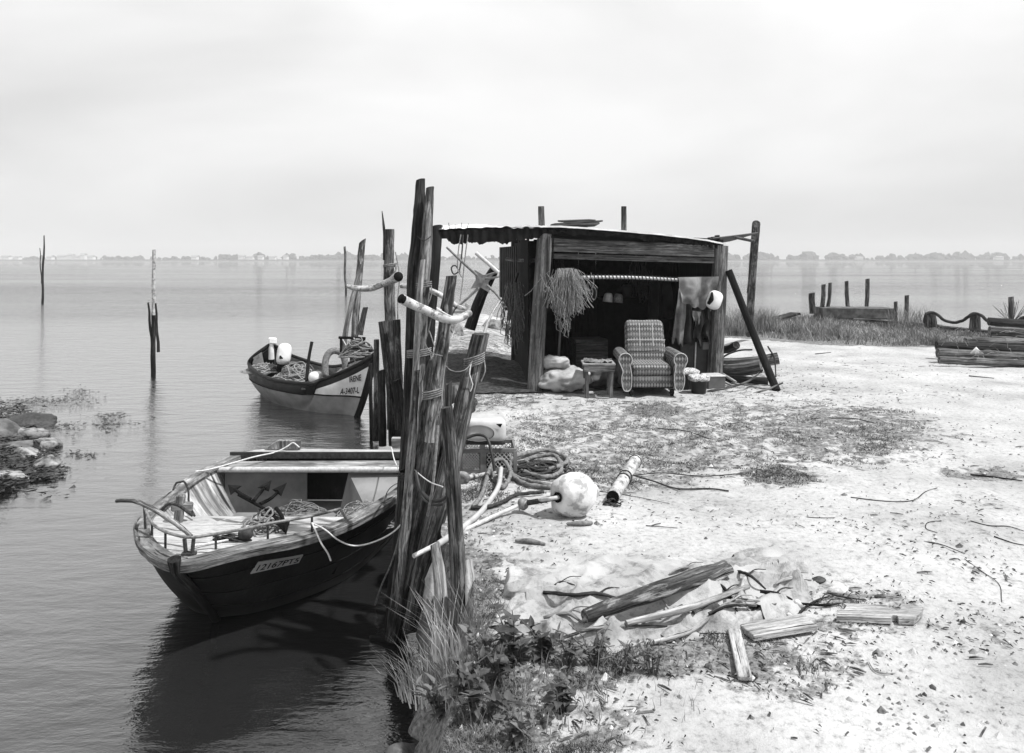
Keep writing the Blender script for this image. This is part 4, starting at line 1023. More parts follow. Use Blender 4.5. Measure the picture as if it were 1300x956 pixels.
for i in range(5200):
    px = rnd.gauss(18, 38); py = 515+118*rnd.random(); e = (py-575)/60
    lim = 75-45*abs(e)+(30 if 590 < py < 610 else 0)-(py-600 if py > 600 else 0)*1.2
    if px > lim and rnd.random() > .04: continue
    p = G(px, py, WZ+.02); r = rnd.uniform(.012, .04); z = WZ+.01+max(0, (1-(max(px, 0)/70)))*.10*rnd.random()
    b = len(m.v)
    m.v += [(p.x+rnd.uniform(-1,1)*r*2.0, p.y+rnd.uniform(-1,1)*r*2.0, z+rnd.uniform(0, 1)*r*.9) for _ in range(4)]; m.g += m.v[b:]
    m.f += [(b, b+1, b+2), (b, b+2, b+3), (b+1, b+2, b+3)]; m.m += [0]*3; m.sm += [False]*3
for (cx_, cy_, rx, ry, n_) in [(95,505,28,6,130),(60,510,45,5,190),(140,528,22,4,120),(138,540,12,9,110),(85,541,18,5,110),(150,538,30,2,60),(100,496,14,4,60),(35,508,35,4,120),(105,578,18,5,120)]:
    for i in range(n_):
        p = G(rnd.gauss(cx_, rx*.6), rnd.gauss(cy_, ry*.6), WZ); r = rnd.uniform(.01, .035); b = len(m.v)
        m.v += [(p.x+rnd.uniform(-1,1)*r*2, p.y+rnd.uniform(-1,1)*r*2, WZ+rnd.uniform(.001, .012)) for _ in range(3)]; m.g += m.v[b:]; m.f.append((b, b+1, b+2)); m.m.append(0); m.sm.append(False)
stuff('seaweed', 'black seaweed over the left shore rocks and drifting on the water', 'seaweed', m, M['weed_sea'])

pole('mooring_pole', 'thin black pole standing close behind the tall bleached-top pole', [(509,780,5.95),(515,640,5.95),(521,520,5.95),(526,430,6.0)], (.04,.036,.034,.03), M['pole_dark'], 10)
pole('mooring_pole', 'crooked split pole squeezed between the leaning trunk and the pale lath', [(507,770,5.2),(517,650,5.2),(524,560,5.2),(530,470,5.22)], (.03,.04,.03,.02), M['pole'], 12, groove=.3, lump=.3)
pole('mooring_pole', 'short splintered stub rising behind the wired stump', [(562,600,5.9),(566,540,5.9),(569,487,5.9)], (.045,.045,.03), M['pole_mid'], 10, groove=.3, lump=.3, slant=.9)
pole('mooring_pole', 'slanting dark spar low behind the leaning trunk', [(540,720,5.6),(556,640,5.6),(578,560,5.7)], (.04,.045,.04), M['pole_dark'], 10)
rope('cord', 'cord looping from the bleached-top pole to the wired stump', [W(545,420,5.4), W(556,450,5.3), W(572,470,5.2), W(590,470,5.2), W(600,458,5.25)], .004, M['rope'], lob=False)
rope('cord', 'ragged cord end dangling from the wired stump', [W(598,462,5.28), W(596,475,5.26), W(600,488,5.26), W(597,497,5.26)], .004, M['rope_pale'], lob=False)
rope('cord', 'pale cord slanting between the tall poles and the nearest post', [W(516,585,5.4), W(530,600,5.15), W(546,612,4.9), W(562,618,4.5)], .004, M['rope_pale'], lob=False)
rope('cord', 'thin cord knotted high between the two tallest poles', [W(530,300,5.7), W(538,306,5.6), W(547,300,5.62)], .004, M['rope_dark'], lob=False)
lash('rope wound thickly round the broken-topped pole near its foot', 549, 500, 5.15, .062, .2, 4, 'rope', .006)
# ================================================================== THE HUT
FLp, FRp = Vector((.29, 10.15, 0)), Vector((2.80, 10.9, 0))     # front posts
BLp, BRp = Vector((.06, 12.9, 0)), Vector((2.75, 13.4, 0))
hut = thing('open_hut', 'tumbledown open-fronted hut of tarred boards and grey posts under a sagging roof', 'hut', (1.5, 11.5, 0))
def hp(name, label_mat, pts, rad, n=12, groove=.05, lump=.05, slant=0):
    m = MB(); tube(m, [W(*p) if len(p) == 3 and abs(p[0]) > 30 else Vector(p) for p in pts], rad, n, .08, groove=groove, lump=lump, slant=slant); return build(name, m, M[label_mat], hut)
hp('front_post', 'post_pale', [(679,499,10.1),(683,420,10.12),(688,350,10.14),(692,297,10.15)], (.098,.098,.10,.10), 14)
hp('front_post', 'post_pale', [(907,487,10.85),(911,400,10.88),(915,312,10.9)], (.11,.108,.105), 14)
hp('back_post', 'black_wood', [(655,464,12.9),(655,380,12.9),(655,304,12.9)], (.08,.08,.08), 10)
hp('back_post', 'black_wood', [(2.75,13.4,-.1),(2.75,13.4,2.0)], (.08,.08), 10)
hp('roof_post', 'pole_mid', [(688,300,11.5),(687,262,11.5)], (.05,.047), 10)
hp('roof_post', 'pole_mid', [(792,310,12.0),(792,262,12.0)], (.043,.04), 10)
# front fascia and beams
m = MB(); beam(m, W(702,311,10.16), W(906,319,10.84), .05, .17, bev=.006); build('fascia_board', m, M['timber'], hut)
m = MB(); beam(m, W(702,325,10.20), W(906,331,10.86), .05, .075, bev=.006); build('fascia_board', m, M['timber'], hut)
m = MB(); beam(m, W(560,298,9.95), W(702,297,10.12), .05, .10); build('eave_beam', m, M['black_wood'], hut)
m = MB(); tube(m, [W(643,329,11.6), W(660,331,11.3), W(686,330,10.3)], .028, 8, .1, lump=.2); build('side_rail', m, M['pole_pale'], hut)
m = MB(); beam(m, W(697,300,10.05), W(695,390,10.05), .03, .03); build('post_batten', m, M['timber'], hut)
# walls of tarred boards; flat black ones carry the interior shade in their colour
def wall(a, b, z0, z1, n, mat, name, gap=.008, th=.02, jit=.04, skip=()):
    a = Vector(a); b = Vector(b); d = b-a; L_ = d.length; yaw = math.atan2(d.y, d.x); m = MB(); rnd = random.Random(n)
    for i in range(n):
        if i in skip: continue
        c = a+d*((i+.5)/n); t_ = z1+rnd.uniform(-jit, jit); b_ = z0+rnd.uniform(-jit, jit)*.5
        box(m, (c.x, c.y, (t_+b_)/2), (L_/n-gap, th, t_-b_), (0, rnd.uniform(-.006, .006), yaw))
    return build(name, m, M[mat], hut)
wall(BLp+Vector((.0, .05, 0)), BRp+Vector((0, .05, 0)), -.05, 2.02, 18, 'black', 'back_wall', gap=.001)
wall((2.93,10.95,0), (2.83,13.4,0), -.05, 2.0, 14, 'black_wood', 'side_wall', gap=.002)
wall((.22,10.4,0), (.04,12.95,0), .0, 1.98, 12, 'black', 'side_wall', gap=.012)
m = MB()                                             # horizontal tarred boards on the left return, with gaps
for i in range(9): beam(m, (.14, 11.55, .12+i*.2), (.24, 10.4, .10+i*.2+.01*math.sin(i*3)), .018, .15)
build('side_boards', m, M['black_wood'], hut)
m = MB()                                             # hanging corrugated panel
def corr(u, v):
    p = W(634,314,11.9).lerp(W(657,312,11.3), u); zb = (EYE-(388-HY)*11.6/FPX)+.05*math.sin(u*9)
    return Vector((p.x+.0*v, p.y+.018*math.sin(u*60), p.z+(zb-p.z)*v))
grid(m, corr, 60, 4); build('tin_panel', m, M['tin'], hut)
m = MB(); beam(m, W(642,392,11.9), W(668,392,10.9), .03, .05); build('side_shelf', m, M['black_wood'], hut)
# roof: sagging felt over boards
RL = [W(557,291,9.6), W(600,289,9.75), W(650,288,9.9), W(700,287.5,10.05), W(760,291,10.25), W(830,297,10.5), W(890,304,10.72), W(925,311,10.85)]
def roof(u, v, dz=0):
    p = curve_at(RL, u); dep = 1.3+1.7*sstep(.12, .36, u)
    q = p+Vector((-.05*v, dep*v, .10*v+dz)); sag = -.05*math.sin(v*math.pi)*math.sin(u*9)**2
    q.z += sag+(.012 if u < .35 else .004)*mn.noise(Vector((u*16, v*6, 1)))+.004*math.sin(u*170)*(1 if u < .40 else .0)
    if v == 0: q.y += .03*mn.noise(Vector((u*30, 1, 1))); q.z += (.014 if u < .35 else .003)*mn.noise(Vector((u*40, 3, 1)))
    return q
m = MB(); grid(m, lambda u, v: roof(u, v, .0), 260, 14); build('roof_felt', m, M['felt'], hut)
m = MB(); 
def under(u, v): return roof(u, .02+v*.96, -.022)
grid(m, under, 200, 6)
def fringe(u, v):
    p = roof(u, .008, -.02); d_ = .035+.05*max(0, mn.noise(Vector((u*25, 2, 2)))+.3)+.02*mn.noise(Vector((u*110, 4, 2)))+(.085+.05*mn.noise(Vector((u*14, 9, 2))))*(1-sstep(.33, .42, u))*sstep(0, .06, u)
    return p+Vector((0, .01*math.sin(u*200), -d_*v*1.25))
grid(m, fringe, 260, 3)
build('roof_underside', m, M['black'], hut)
m = MB(); grid(m, lambda u, v: roof(.30+.70*u, 0)+Vector((0, -.012, .012-.022*v-.004*abs(mn.noise(Vector((u*40, 1, 1)))))), 160, 1); build('roof_edge', m, M['felt'], hut)
m = MB(); beam(m, W(702,299,10.22), W(908,309,10.9), .03, .13); build('head_board', m, M['black_wood'], hut)
m = MB()
for i, (x0, y0, x1, y1, dp) in enumerate([(697,288,758,285,.0),(702,285,762,281,.12),(712,281,752,279.5,.2),(690,290,745,289,-.03)]):
    beam(m, W(x0,y0,10.25+dp), W(x1,y1,10.5+dp), .16, .022, roll=.15*i-.2)
build('loose_roof_boards', m, M['timber'], hut)
m = MB()
for i in range(5): tube(m, [roof(.02+.025*i, .02), roof(.02+.025*i, .02)+Vector((.01*i-.02, 0, .05+.02*(i % 2)))], .004, 5, .02)
build('roof_nail', m, M['iron'], hut)
m = MB(); grid(m, lambda u, v: W(903,303,10.95).lerp(W(960,296,12.2), u)+Vector((0, .75*v-.1, -.03*v+.015*math.sin(v*34)-.05*math.sin(u*math.pi)*v)), 8, 60); build('tin_overhang', m, M['tin'], hut)
m = MB(); grid(m, lambda u, v: W(934,301,11.3).lerp(W(958,306,11.8), u)+Vector((0, .12*v, .02*math.sin(v*20))), 4, 20); build('tin_scrap', m, M['timber'], hut)
hp('overhang_post', 'pole_mid', [(951,424,16.4),(955,350,14.4),(960,284,12.7)], (.075,.07,.065), 10)
hp('overhang_stick', 'pole_mid', [(949,372,13.5),(953,335,13.2),(955,306,13)], (.015,.02,.02), 6)
m = MB(); tube(m, [G(986,496), W(955,420,10.7), W(925,343,10.8)], (.055,.052,.05), 10, .1, groove=.05); tag(build('brace_pole', m, M['black_wood']), 'dark slanting pole bracing the right corner of the hut', 'pole')
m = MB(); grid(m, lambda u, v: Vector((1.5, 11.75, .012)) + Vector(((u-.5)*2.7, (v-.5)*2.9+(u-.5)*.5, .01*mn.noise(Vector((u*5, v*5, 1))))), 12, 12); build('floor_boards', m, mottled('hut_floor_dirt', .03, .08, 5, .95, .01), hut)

# coat rail, nets and clothes hanging inside
m = MB(); ra, rb = W(738,352,10.35), W(863,355.5,10.75); tube(m, [ra, ra.lerp(rb, .5)+Vector((0, 0, .015)), rb], .022, 10, .05)
rail = build('hanging_rail', m, M['galv_pale']); tag(rail, 'pale pole wound with cord slung across the top of the hut opening', 'pole')
m = MB(); pts = []
d_ = rb-ra
for i in range(27*10): t_ = i/270; a = 2*math.pi*i/10; pts.append(ra+d_*t_+Vector((0, math.cos(a)*.03, math.sin(a)*.036+.015*math.sin(t_*math.pi))))
tube(m, pts, .006, 5, .05, spl=False); build('cord_winding', m, M['rope_dark'], rail)
rnd = random.Random(4)
def skein(n, top, wid, length, r, spread=1.3, loop=.3):
    m = MB(); top = Vector(top)
    for i in range(n):
        a = rnd.gauss(0, .38); q = rnd.uniform(-.10, .10); l = length*rnd.uniform(.45, 1.0)*(1-.25*abs(a)); x = a*wid; pts = [top+Vector((x*.55, q*.4, rnd.uniform(-.02, .03)))]
        for k_ in range(1, 6): pts.append(top+Vector((x*(.55+.6*k_/5*spread)+rnd.uniform(-.025, .025), q+rnd.uniform(-.03, .03), -l*k_/5)))
        if rnd.random() < loop:
            e = pts[-1]; pts += [e+Vector((rnd.uniform(.02, .06), 0, -.03)), e+Vector((rnd.uniform(.0, .08), 0, .08)), e+Vector((rnd.uniform(-.05, .05), 0, .2))]
        tube(m, pts, r, 4, .05, cap=False)
    return m
t_ = W(719,343,10.0)
tag(build('hanging_net', skein(340, t_, .30, .60, .0032), M['net']), 'bundled fishing net hanging from the front of the left hut post', 'net')
m_ = skein(14, W(714,395,9.98), .14, .34, .004, 1, .9); tag(build('net_tail', m_, M['net']), 'loose tail of looped net cord below the hanging bundle', 'net')
def drape(name, label, cat, tl, tr, bl, br, mat, folds=5, amp=.05, nu=40, nv=24, hem=.04, fl=.5, seed=1, th=.004):
    def f(u, v, o=0):
        a = tl.lerp(tr, u); b = bl.lerp(br, u); p = a.lerp(b, v)
        am = amp*(.35+.65*v)
        p.y += am*math.sin(u*folds*6.28+2*mn.noise(Vector((u*2, v*1.5, seed))))+amp*.7*mn.noise(Vector((u*4, v*3, seed+5)))+o
        p.z += hem*v*mn.noise(Vector((u*4, seed, 2)))*3
        p.x += amp*.5*mn.noise(Vector((u*3, v*3, seed+9)))
        return p
    m = MB(); grid(m, f, nu, nv); grid(m, lambda u, v: f(1-u, v, th*2), nu, nv)
    return tag(build(name, m, M[mat]), label, cat)
drape('hanging_cloth', 'stained pale cloth hung over the right end of the rail', 'cloth', W(861,352,10.6), W(913,351,10.75), W(866,383,10.6), W(903,396,10.75), 'cloth_grey', 2.2, .05, seed=3, hem=.05)
drape('apron', 'narrow grey apron strip hanging down right of the armchair', 'apron', W(862,366,10.75), W(873,366,10.75), W(853,434,10.7), W(868,437,10.75), 'cloth_grey', 1.2, .03, 14, 20, seed=8)
drape('oilskin', 'long black oilskin coat hanging beside the right hut post', 'coat', W(868,372,10.8), W(886,378,10.85), W(864,436,10.8), W(892,440,10.85), 'cloth_dark', 2, .06, seed=5)
drape('oilskin', 'black waterproof trousers hanging behind the white helmet', 'trousers', W(884,386,10.75), W(903,386,10.8), W(880,430,10.75), W(906,437,10.8), 'cloth_dark', 2.4, .07, seed=6)
drape('rag', 'small pale rag caught on the black waterproofs', 'rag', W(878,394,10.6), W(890,396,10.6), W(881,408,10.6), W(888,409,10.6), 'bulk', 1, .02, 8, 8, seed=7)
drape('shade_sheet', 'black sheet added at the back of the hut to darken it', 'sheet', W(705,345,12.7), W(760,347,12.8), W(706,450,12.7), W(758,452,12.8), 'black', 4, .06, seed=9)  # added black sheet, deepens the darkness behind the opening
drape('work_coat', 'dark coat hanging on the back wall behind the armchair', 'coat', W(826,352,12.6), W(852,352,12.6), W(822,405,12.6), W(856,405,12.6), 'cloth_dark', 2, .06, seed=12)
for i, (px, py, lb) in enumerate([(772,378,'left one of two small pale cups hanging in the dark hut'),(785,379,'right one of two small pale cups hanging in the dark hut')]):
    m = MB(); c = W(px, py, 11.6); lathe(m, [(.035,.07),(.055,.06),(.07,.0),(.072,-.06),(.06,-.06),(.055,0)], c, (0.1,0,1), 14); tag(build('hanging_cup', m, M['galv_pale'] if i == 0 else M['galv']), lb, 'cup')
hb = thing('white_helmet', 'round white float with a black patch hung on the right hut post', 'float', tuple(W(907,392,10.65)))
m = MB(); rbox(m, W(907,381,10.66), (.20,.17,.26), .1, 8, (0,.35,0)); build('shell', m, M['white'], hb)
m = MB(); tube(m, [W(899,386,10.58), W(903,380,10.555), W(904,371,10.575)], (.022,.034,.012), 8, .02, flat=.4); build('patch', m, M['black'], hb)

# cupboard, boxes and buckets at the right post
cb = thing('dark_cabinet', 'low black cabinet with a pale strip standing right of the armchair', 'cabinet', (2.45, 10.95, 0))
ca = W(885,461,10.9); m = MB(); box(m, (ca.x, 11.1, .28), (.52, .42, .60), (0,0,.1), bev=.01); build('body', m, mottled('dark_cabinet_paint', .02, .04, 5, .5), cb)
m = MB(); box(m, (W(884,460,10.8).x, 10.865, .30), (.018, .012, .50), (0,.04,.1)); build('pale_strip', m, M['galv_pale'], cb)
m = MB(); box(m, (ca.x+.13, 10.86, .50), (.13, .02, .10), (0,0,.1)); build('latch_plate', m, M['bulk'], cb)
def bucket(name, label, px, py, D, r, h, mat='rubber', fill=True):
    c = W(px, py, D); c.z = hz(c.x, c.y); t = thing(name, label, 'bucket', tuple(c)); m = MB()
    lathe(m, [(.001,.0),(r*.78,.0),(r*.98,h),(r*1.06,h),(r*1.06,h-.02),(r*.9,h-.02),(r*.86,h-.06)], c, n=24); build('shell', m, M[mat], t)
    if fill:
        m = MB(); rbox(m, c+Vector((0,0,h-.005)), (r*2.15,r*2.15,.07), .035, 9, nz_=.02, sc=22); build('contents', m, M['shell'], t)
bucket('bucket', 'black bucket heaped with pale shells in front of the right hut post', 887, 500, 10.05, .115, .2)
bucket('bucket', 'second shell bucket half hidden behind the front one', 873.5, 494, 10.35, .12, .23)
m = MB(); c = W(908,491,10.3); box(m, (c.x, 10.4, .075), (.24,.24,.16), (0,0,.15), bev=.012); b_ = build('small_box', m, M['bulk']); tag(b_, 'small grey box with a pale lid at the foot of the right post', 'box')
m = MB(); box(m, (c.x, 10.4, .165), (.25,.25,.02), (0,0,.15), bev=.006); build('lid', m, M['galv_pale'], b_)
# sticks and logs right of the hut
for i, (pts, r, lab, mt) in enumerate([
    ([(905,462,11.6),(945,462,11.3),(988,455,11.2)], .085, 'longest round log lying right of the hut, cut end to the right', 'log'),
    ([(912,470,11.1),(945,469,10.9),(966,465,10.8)], .085, 'short thick log lying under the longest one', 'log'),
    ([(915,480,10.9),(940,482,10.7),(975,484,10.6)], .05, 'thin dark log at the bottom of the pile right of the hut', 'log_dark'),
    ([(905,446,12.5),(925,443,12),(935,438,11.8)], .06, 'short stub sticking up behind the pile right of the hut', 'log_dark')]):
    m = MB(); tube(m, [W(*p) for p in pts], (r, r*1.02, r), 12, .05, groove=.08, lump=.12); o = build('firewood_log', m, M[mt]); tag(o, lab, 'log', 'logs right of the hut')
for i, (pts, r, lab, mt) in enumerate([
    ([(898,497,10.1),(925,492,10.1),(950,484,10.2),(968,470,10.5)], .016, 'long bent rod curving up from the small grey box', 'pole_mid'),
    ([(905,466,10.8),(920,452,10.9),(938,445,11),(955,444,11)], .014, 'dark arching rod over the longest log', 'pole_dark'),
    ([(955,500,10.0),(975,494,9.95),(994,486,9.95)], .014, 'thin stick crossing the foot of the bracing pole', 'pole'),
    ([(906,463,10.9),(918,475,10.8),(934,485,10.5)], .022, 'pale curved stick slumped in the pile by the right post', 'board'),
    ([(905,472,10.8),(917,483,10.6),(930,490,10.4)], .02, 'second pale curved stick below in the same pile', 'board'),
    ([(975,440,11.5),(983,455,11.0),(985,478,10.5)], .012, 'thin hooped cane behind the bracing pole', 'pole_dark')]):
    m = MB(); tube(m, [W(*p) for p in pts], (r, r*.8), 7, .04, lump=.15); tag(build('stick', m, M[mt]), lab, 'stick')

# sacks and table
m = MB()
def sackfn(p, h): return Vector((p.x, p.y, p.z*(1-.35*max(0, abs(p.x)/h[0]-.3))))
c = W(717,480,9.95); rbox(m, (c.x+.01, 10.12, .155), (.66,.5,.30), .17, 26, nz_=.035, sc=5, fn=sackfn, wr=True); tag(build('sack', m, M['sack']), 'big crumpled white sack at the foot of the left hut post', 'sack')
m = MB(); c = W(706,454,10.0); rbox(m, (c.x, 10.2, .355), (.38,.28,.15), .07, 20, nz_=.02, sc=7, wr=True); tag(build('sack', m, M['sack']), 'small white bag lying on top of the big sack', 'sack')
m = MB(); c = W(768,484,10.2); rbox(m, (c.x+.02, 10.45, .17), (.55,.4,.34), .16, 20, nz_=.03, sc=6, wr=True); tag(build('sack', m, M['sack_dark']), 'grey sack in the shade under and behind the side table', 'sack')
tb = thing('side_table', 'low worn wooden table standing left of the armchair', 'table', (1.09, 9.75, 0))
tx, ty, tz = W(760,462,9.7).x, 9.78, .41
m = MB(); box(m, (tx, ty, tz), (.40,.36,.022), (0,0,-.02), bev=.006); build('table_top', m, M['board'], tb)
m = MB(); box(m, (tx, ty-.165, tz-.05), (.37,.02,.08), (0,0,-.02)); build('front_rail', m, M['post_pale'], tb); m = MB(); box(m, (tx, ty+.16, tz-.05), (.37,.02,.08), (0,0,-.02)); build('back_rail', m, M['post_pale'], tb)
for sx in (-1, 1):
    for sy in (-1, 1):
        m = MB(); box(m, (tx+sx*.15, ty+sy*.13, tz/2-.015), (.042,.042,tz-.02), (0, sx*.03, 0), bev=.004); build('leg', m, M['post_pale'], tb)
m = MB(); rnd = random.Random(12)
def rag(u, v): return Vector((tx+(u-.5)*.34+.03*mn.noise(Vector((v*4,1,1))), ty+(v-.5)*.30, tz+.014+.05*abs(mn.noise(Vector((u*5, v*5, 3))))+.03*abs(mn.noise(Vector((u*14, v*6, 7))))))
grid(m, rag, 26, 26); tag(build('crumpled_cloth', m, M['cloth_grey']), 'crumpled cloth lying on the side table', 'cloth')

# armchair
ax, ay = W(827,490,9.8).x, 9.80
ch = thing('armchair', 'old rolled-arm armchair in patterned fabric facing out of the hut', 'armchair', (ax, 9.9, 0))
def A(x, y, z): return Vector((ax+x, ay+y, z))
m = MB()
def backfn(p, h):
    k = p.z/h[2]; return Vector((p.x*(1-.05*max(0, k)), p.y+.16*(k+1)/2*1.0, p.z))
rbox(m, A(0,.45,.63), (.56,.17,.66), .075, 14, nz_=.006, sc=5, fn=backfn); build('back_cushion', m, M['upholstery'], ch)
m = MB()
for sx in (-.09, .09): tube(m, [A(sx,.358,.62), A(sx,.44,.93)], .004, 5, .05)
tube(m, [A(-.265,.40,.70), A(0,.392,.70), A(.265,.40,.70)], .004, 5, .05)
build('back_seam', m, M['rope_pale'], ch)
m = MB(); rbox(m, A(0,.22,.345), (.54,.56,.155), .06, 12, nz_=.012, sc=4); build('seat_cushion', m, M['upholstery'], ch)
m = MB(); rbox(m, A(0,.10,.19), (.56,.3,.16), .02, 6); build('front_panel', m, M['upholstery'], ch)
m = MB(); rbox(m, A(0,.45,.2), (.6,.5,.24), .03, 4); build('base', m, M['cloth_dark'], ch)
for s in (-1, 1):
    m = MB(); tube(m, [A(s*.365,-.10,.49), A(s*.365,.15,.50), A(s*.35,.6,.50)], .085, 18, .04); rbox(m, A(s*.335,.25,.285), (.10,.72,.42), .04, 8); build('arm', m, M['upholstery'], ch)
    # scrolled front: a flat panel with a round head and a curved waist
    m = MB(); prof = []
    for k_ in range(25):
        a = -.55+k_/24*(math.pi+1.1); prof.append((math.cos(a)*.088+.365, .49+math.sin(a)*.088))
    prof += [(.30,.40),(.285,.30),(.285,.18),(.30,.10),(.34,.075),(.385,.09),(.41,.17),(.415,.26),(.40,.34)]
    pf = [(s*x, z) for x, z in prof]
    vs = [A(x, -.13, z) for x, z in pf]+[A(x, -.10, z) for x, z in pf]; n_ = len(pf)
    cen = [A(s*.35, -.135, .35)]
    fs = [tuple(range(n_)) if s < 0 else tuple(range(n_))[::-1]]+[(i, (i+1) % n_, n_+(i+1) % n_, n_+i) for i in range(n_)]
    m.add(vs, fs, [(v.x-ax, 0, v.z) for v in vs], False); build('arm_front', m, M['upholstery'], ch)
    m = MB(); tube(m, [A(x, -.132, z) for x, z in pf]+[A(pf[0][0], -.132, pf[0][1])], .006, 6, .02); build('piping', m, M['galv_pale'], ch)
    for yy in (-.02, .6):
        m = MB(); lathe(m, [(.001,0),(.025,0),(.034,.04),(.03,.08),(.02,.085)], A(s*.27, yy, 0), n=12); build('foot', m, M['black_wood'], ch)

ch.scale = (.93, .95, .93)
# dim gear inside the hut
m = MB(); beam(m, (.9, 12.7, 1.05), (2.0, 12.75, 1.06), .25, .03); tag(build('wall_shelf', m, M['black_wood']), 'dark shelf across the back of the hut behind the armchair', 'shelf')
for i, (x, z, r, h, lab) in enumerate([(1.05,1.08,.08,.22,'leftmost dark jar on the back shelf of the hut'),(1.32,1.08,.06,.16,'small dark jar in the middle of the back shelf'),(1.85,1.08,.09,.2,'rightmost squat jar on the back shelf of the hut')]):
    m = MB(); lathe(m, [(.001,0),(r,0),(r,h*.8),(r*.7,h),(.001,h)], (x, 12.68, z), n=14); tag(build('jar', m, M['tin'] if i != 1 else M['bulk']), lab, 'jar')
tag(build('hanging_rope', skein(26, (2.0, 12.3, 1.75), .22, .75, .008, 1, .6), M['rope_dark']), 'dark rope hank hanging at the back of the hut right of the chair back', 'rope')
tag(build('hanging_rope', skein(20, (.75, 12.4, 1.7), .2, .9, .008, 1, .6), M['rope_dark']), 'dark rope hank hanging behind the small pale cups', 'rope')
m = MB(); box(m, (1.15, 11.9, .25), (.5,.4,.5), (0,0,.2), bev=.01); tag(build('dark_crate', m, M['timber']), 'wooden crate standing in the dark behind the side table', 'crate')
m = MB(); tube(m, [(.62,10.75,0), (.66,10.8,.9), (.63,10.85,1.5)], .018, 8, .1); tag(build('oar', m, M['timber']), 'slim oar shaft standing behind the left hut post', 'oar')
m = MB(); tube(m, [(.08,11.2,1.5), (-.02,11.2,1.1), (.02,11.15,.7), (.06,11.1,.35)], .02, 8, .06, lump=.3); tag(build('hanging_hose', m, M['rubber']), 'black hose hanging down the left side of the hut', 'hose')
tag(build('side_net', skein(60, (.02, 11.0, 1.35), .25, .95, .005, 1.2, .5), M['net_dark']), 'dark torn net hanging on the left side of the hut', 'net')
# ================================================================== LEFT OF THE HUT: grapnel, hanging lines
gp = thing('big_grapnel', 'large four-armed iron grapnel leaning in mid air left of the hut', 'grapnel', tuple(W(612,365,9.2)))
hub = W(612,357,9.2)
m = MB(); M3 = Matrix.Rotation(R(-25), 3, 'Y')
v8 = []
for k_ in range(4):
    a = R(45+90*k_-12); v8 += [(.16*math.cos(a), .16*math.sin(a)), (.075*math.cos(a+R(45)), .075*math.sin(a+R(45)))]
vs = [hub+Vector((x, -.012, z)) for x, z in v8]+[hub+Vector((x, .012, z)) for x, z in v8]
m.add(vs, [tuple(range(8))[::-1], tuple(range(8, 16))]+[(i, (i+1) % 8, 8+(i+1) % 8, 8+i) for i in range(8)], None, False)
tube(m, [hub+Vector((0,-.03,0)), hub+Vector((0,.06,0))], .03, 10, .05); build('hub_plate', m, M['galv'], gp)
for pts in ([(606,350,9.2),(585,331,9.1),(567,314,9.0)], [(618,350,9.15),(632,345,9.1)], [(607,366,9.2),(592,380,9.2),(573,396,9.2)], [(618,362,9.2),(628,371,9.2),(636,381,9.2)], [(617,354,9.1),(625,353,9.0),(634,351,9.0)]):
    m = MB(); tube(m, [W(*p) for p in pts], (.017,.012), 8, .05); build('arm', m, M['galv'], gp)
m = MB(); tube(m, [W(604,321,9.0), W(618,333,9.0), W(633,346,9.0)], .022, 10, .05); tag(build('pipe', m, M['galv_pale']), 'straight pale pipe slanting above the iron grapnel', 'pipe')
pole('leaning_post', 'dark post leaning behind the iron grapnel', [(597,418,11.5),(606,390,11.5),(618,362,11.4),(628,342,11.3)], (.08,.08,.075,.07), M['pole_dark'], 10, cat='post')
pole('thin_stick', 'pale stick leaning from the wired stump towards the hut wall', [(613,428,8),(622,404,9),(636,379,10)], (.016,.015,.014), M['board'], 6, cat='stick')
rope('hanging_line', 'left one of the two lines hanging from the roof end', [W(585,298,9.7), W(582,318,9.6), W(581,340,9.5), W(586,352,9.4)], .007, M['rope'], lob=False)
rope('hanging_line', 'long straight line hanging from the roof end', [W(594,298,9.7), W(590,330,9.6), W(587,360,9.5), W(584,382,9.4)], .007, M['rope'], lob=False)
rope('hanging_line', 'line with a looped knot hanging from the roof end', [W(588,298,9.65), W(586,325,9.6), W(583,343,9.5), W(576,348,9.5), W(573,340,9.5), W(578,337,9.5), W(584,346,9.5)], .009, M['rope_dark'], lob=False)
m = MB(); c = W(571,507,7.0); lathe(m, [(.001,-.13),(.09,-.13),(.095,.13),(.001,.135)], c, (0,.05,1), 20); tag(build('round_stump', m, M['pole_mid']), 'low round stump behind the plastic cowling, next to the wired stump', 'stump')
m = MB(); rbox(m, W(566,519,6.6), (.24,.2,.05), .02, 6, (.2,.2,.4), nz_=.02); tag(build('plastic_scrap', m, M['white_rough']), 'pale scrap lying at the foot of the round stump', 'scrap')
m = MB(); beam(m, W(566,524,6.3), W(585,509,6.6), .05, .02); tag(build('offcut', m, M['board']), 'pale board offcut leaning by the round stump', 'board')
m = MB(); c0 = Vector((-.25, 11.5, .02)) 
def mound(u, v):
    x = -1.25+u*1.65; y = 9.9+v*3.0; return Vector((x, y, hz(x, y)+.02+.16*math.sin(math.pi*u)*math.sin(math.pi*v)+.05*mn.noise(Vector((x*5, y*4, 2)))*math.sin(math.pi*u)*math.sin(math.pi*v)))
grid(m, mound, 50, 60); stuff('shade_mound', 'dark mound added to shade the ground along the left side of the hut', 'shade mound', m, mottled('shade_mound_black', .01, .07, 18, .95, .03))  # added mound; its dark colour stands in for shade beside the hut

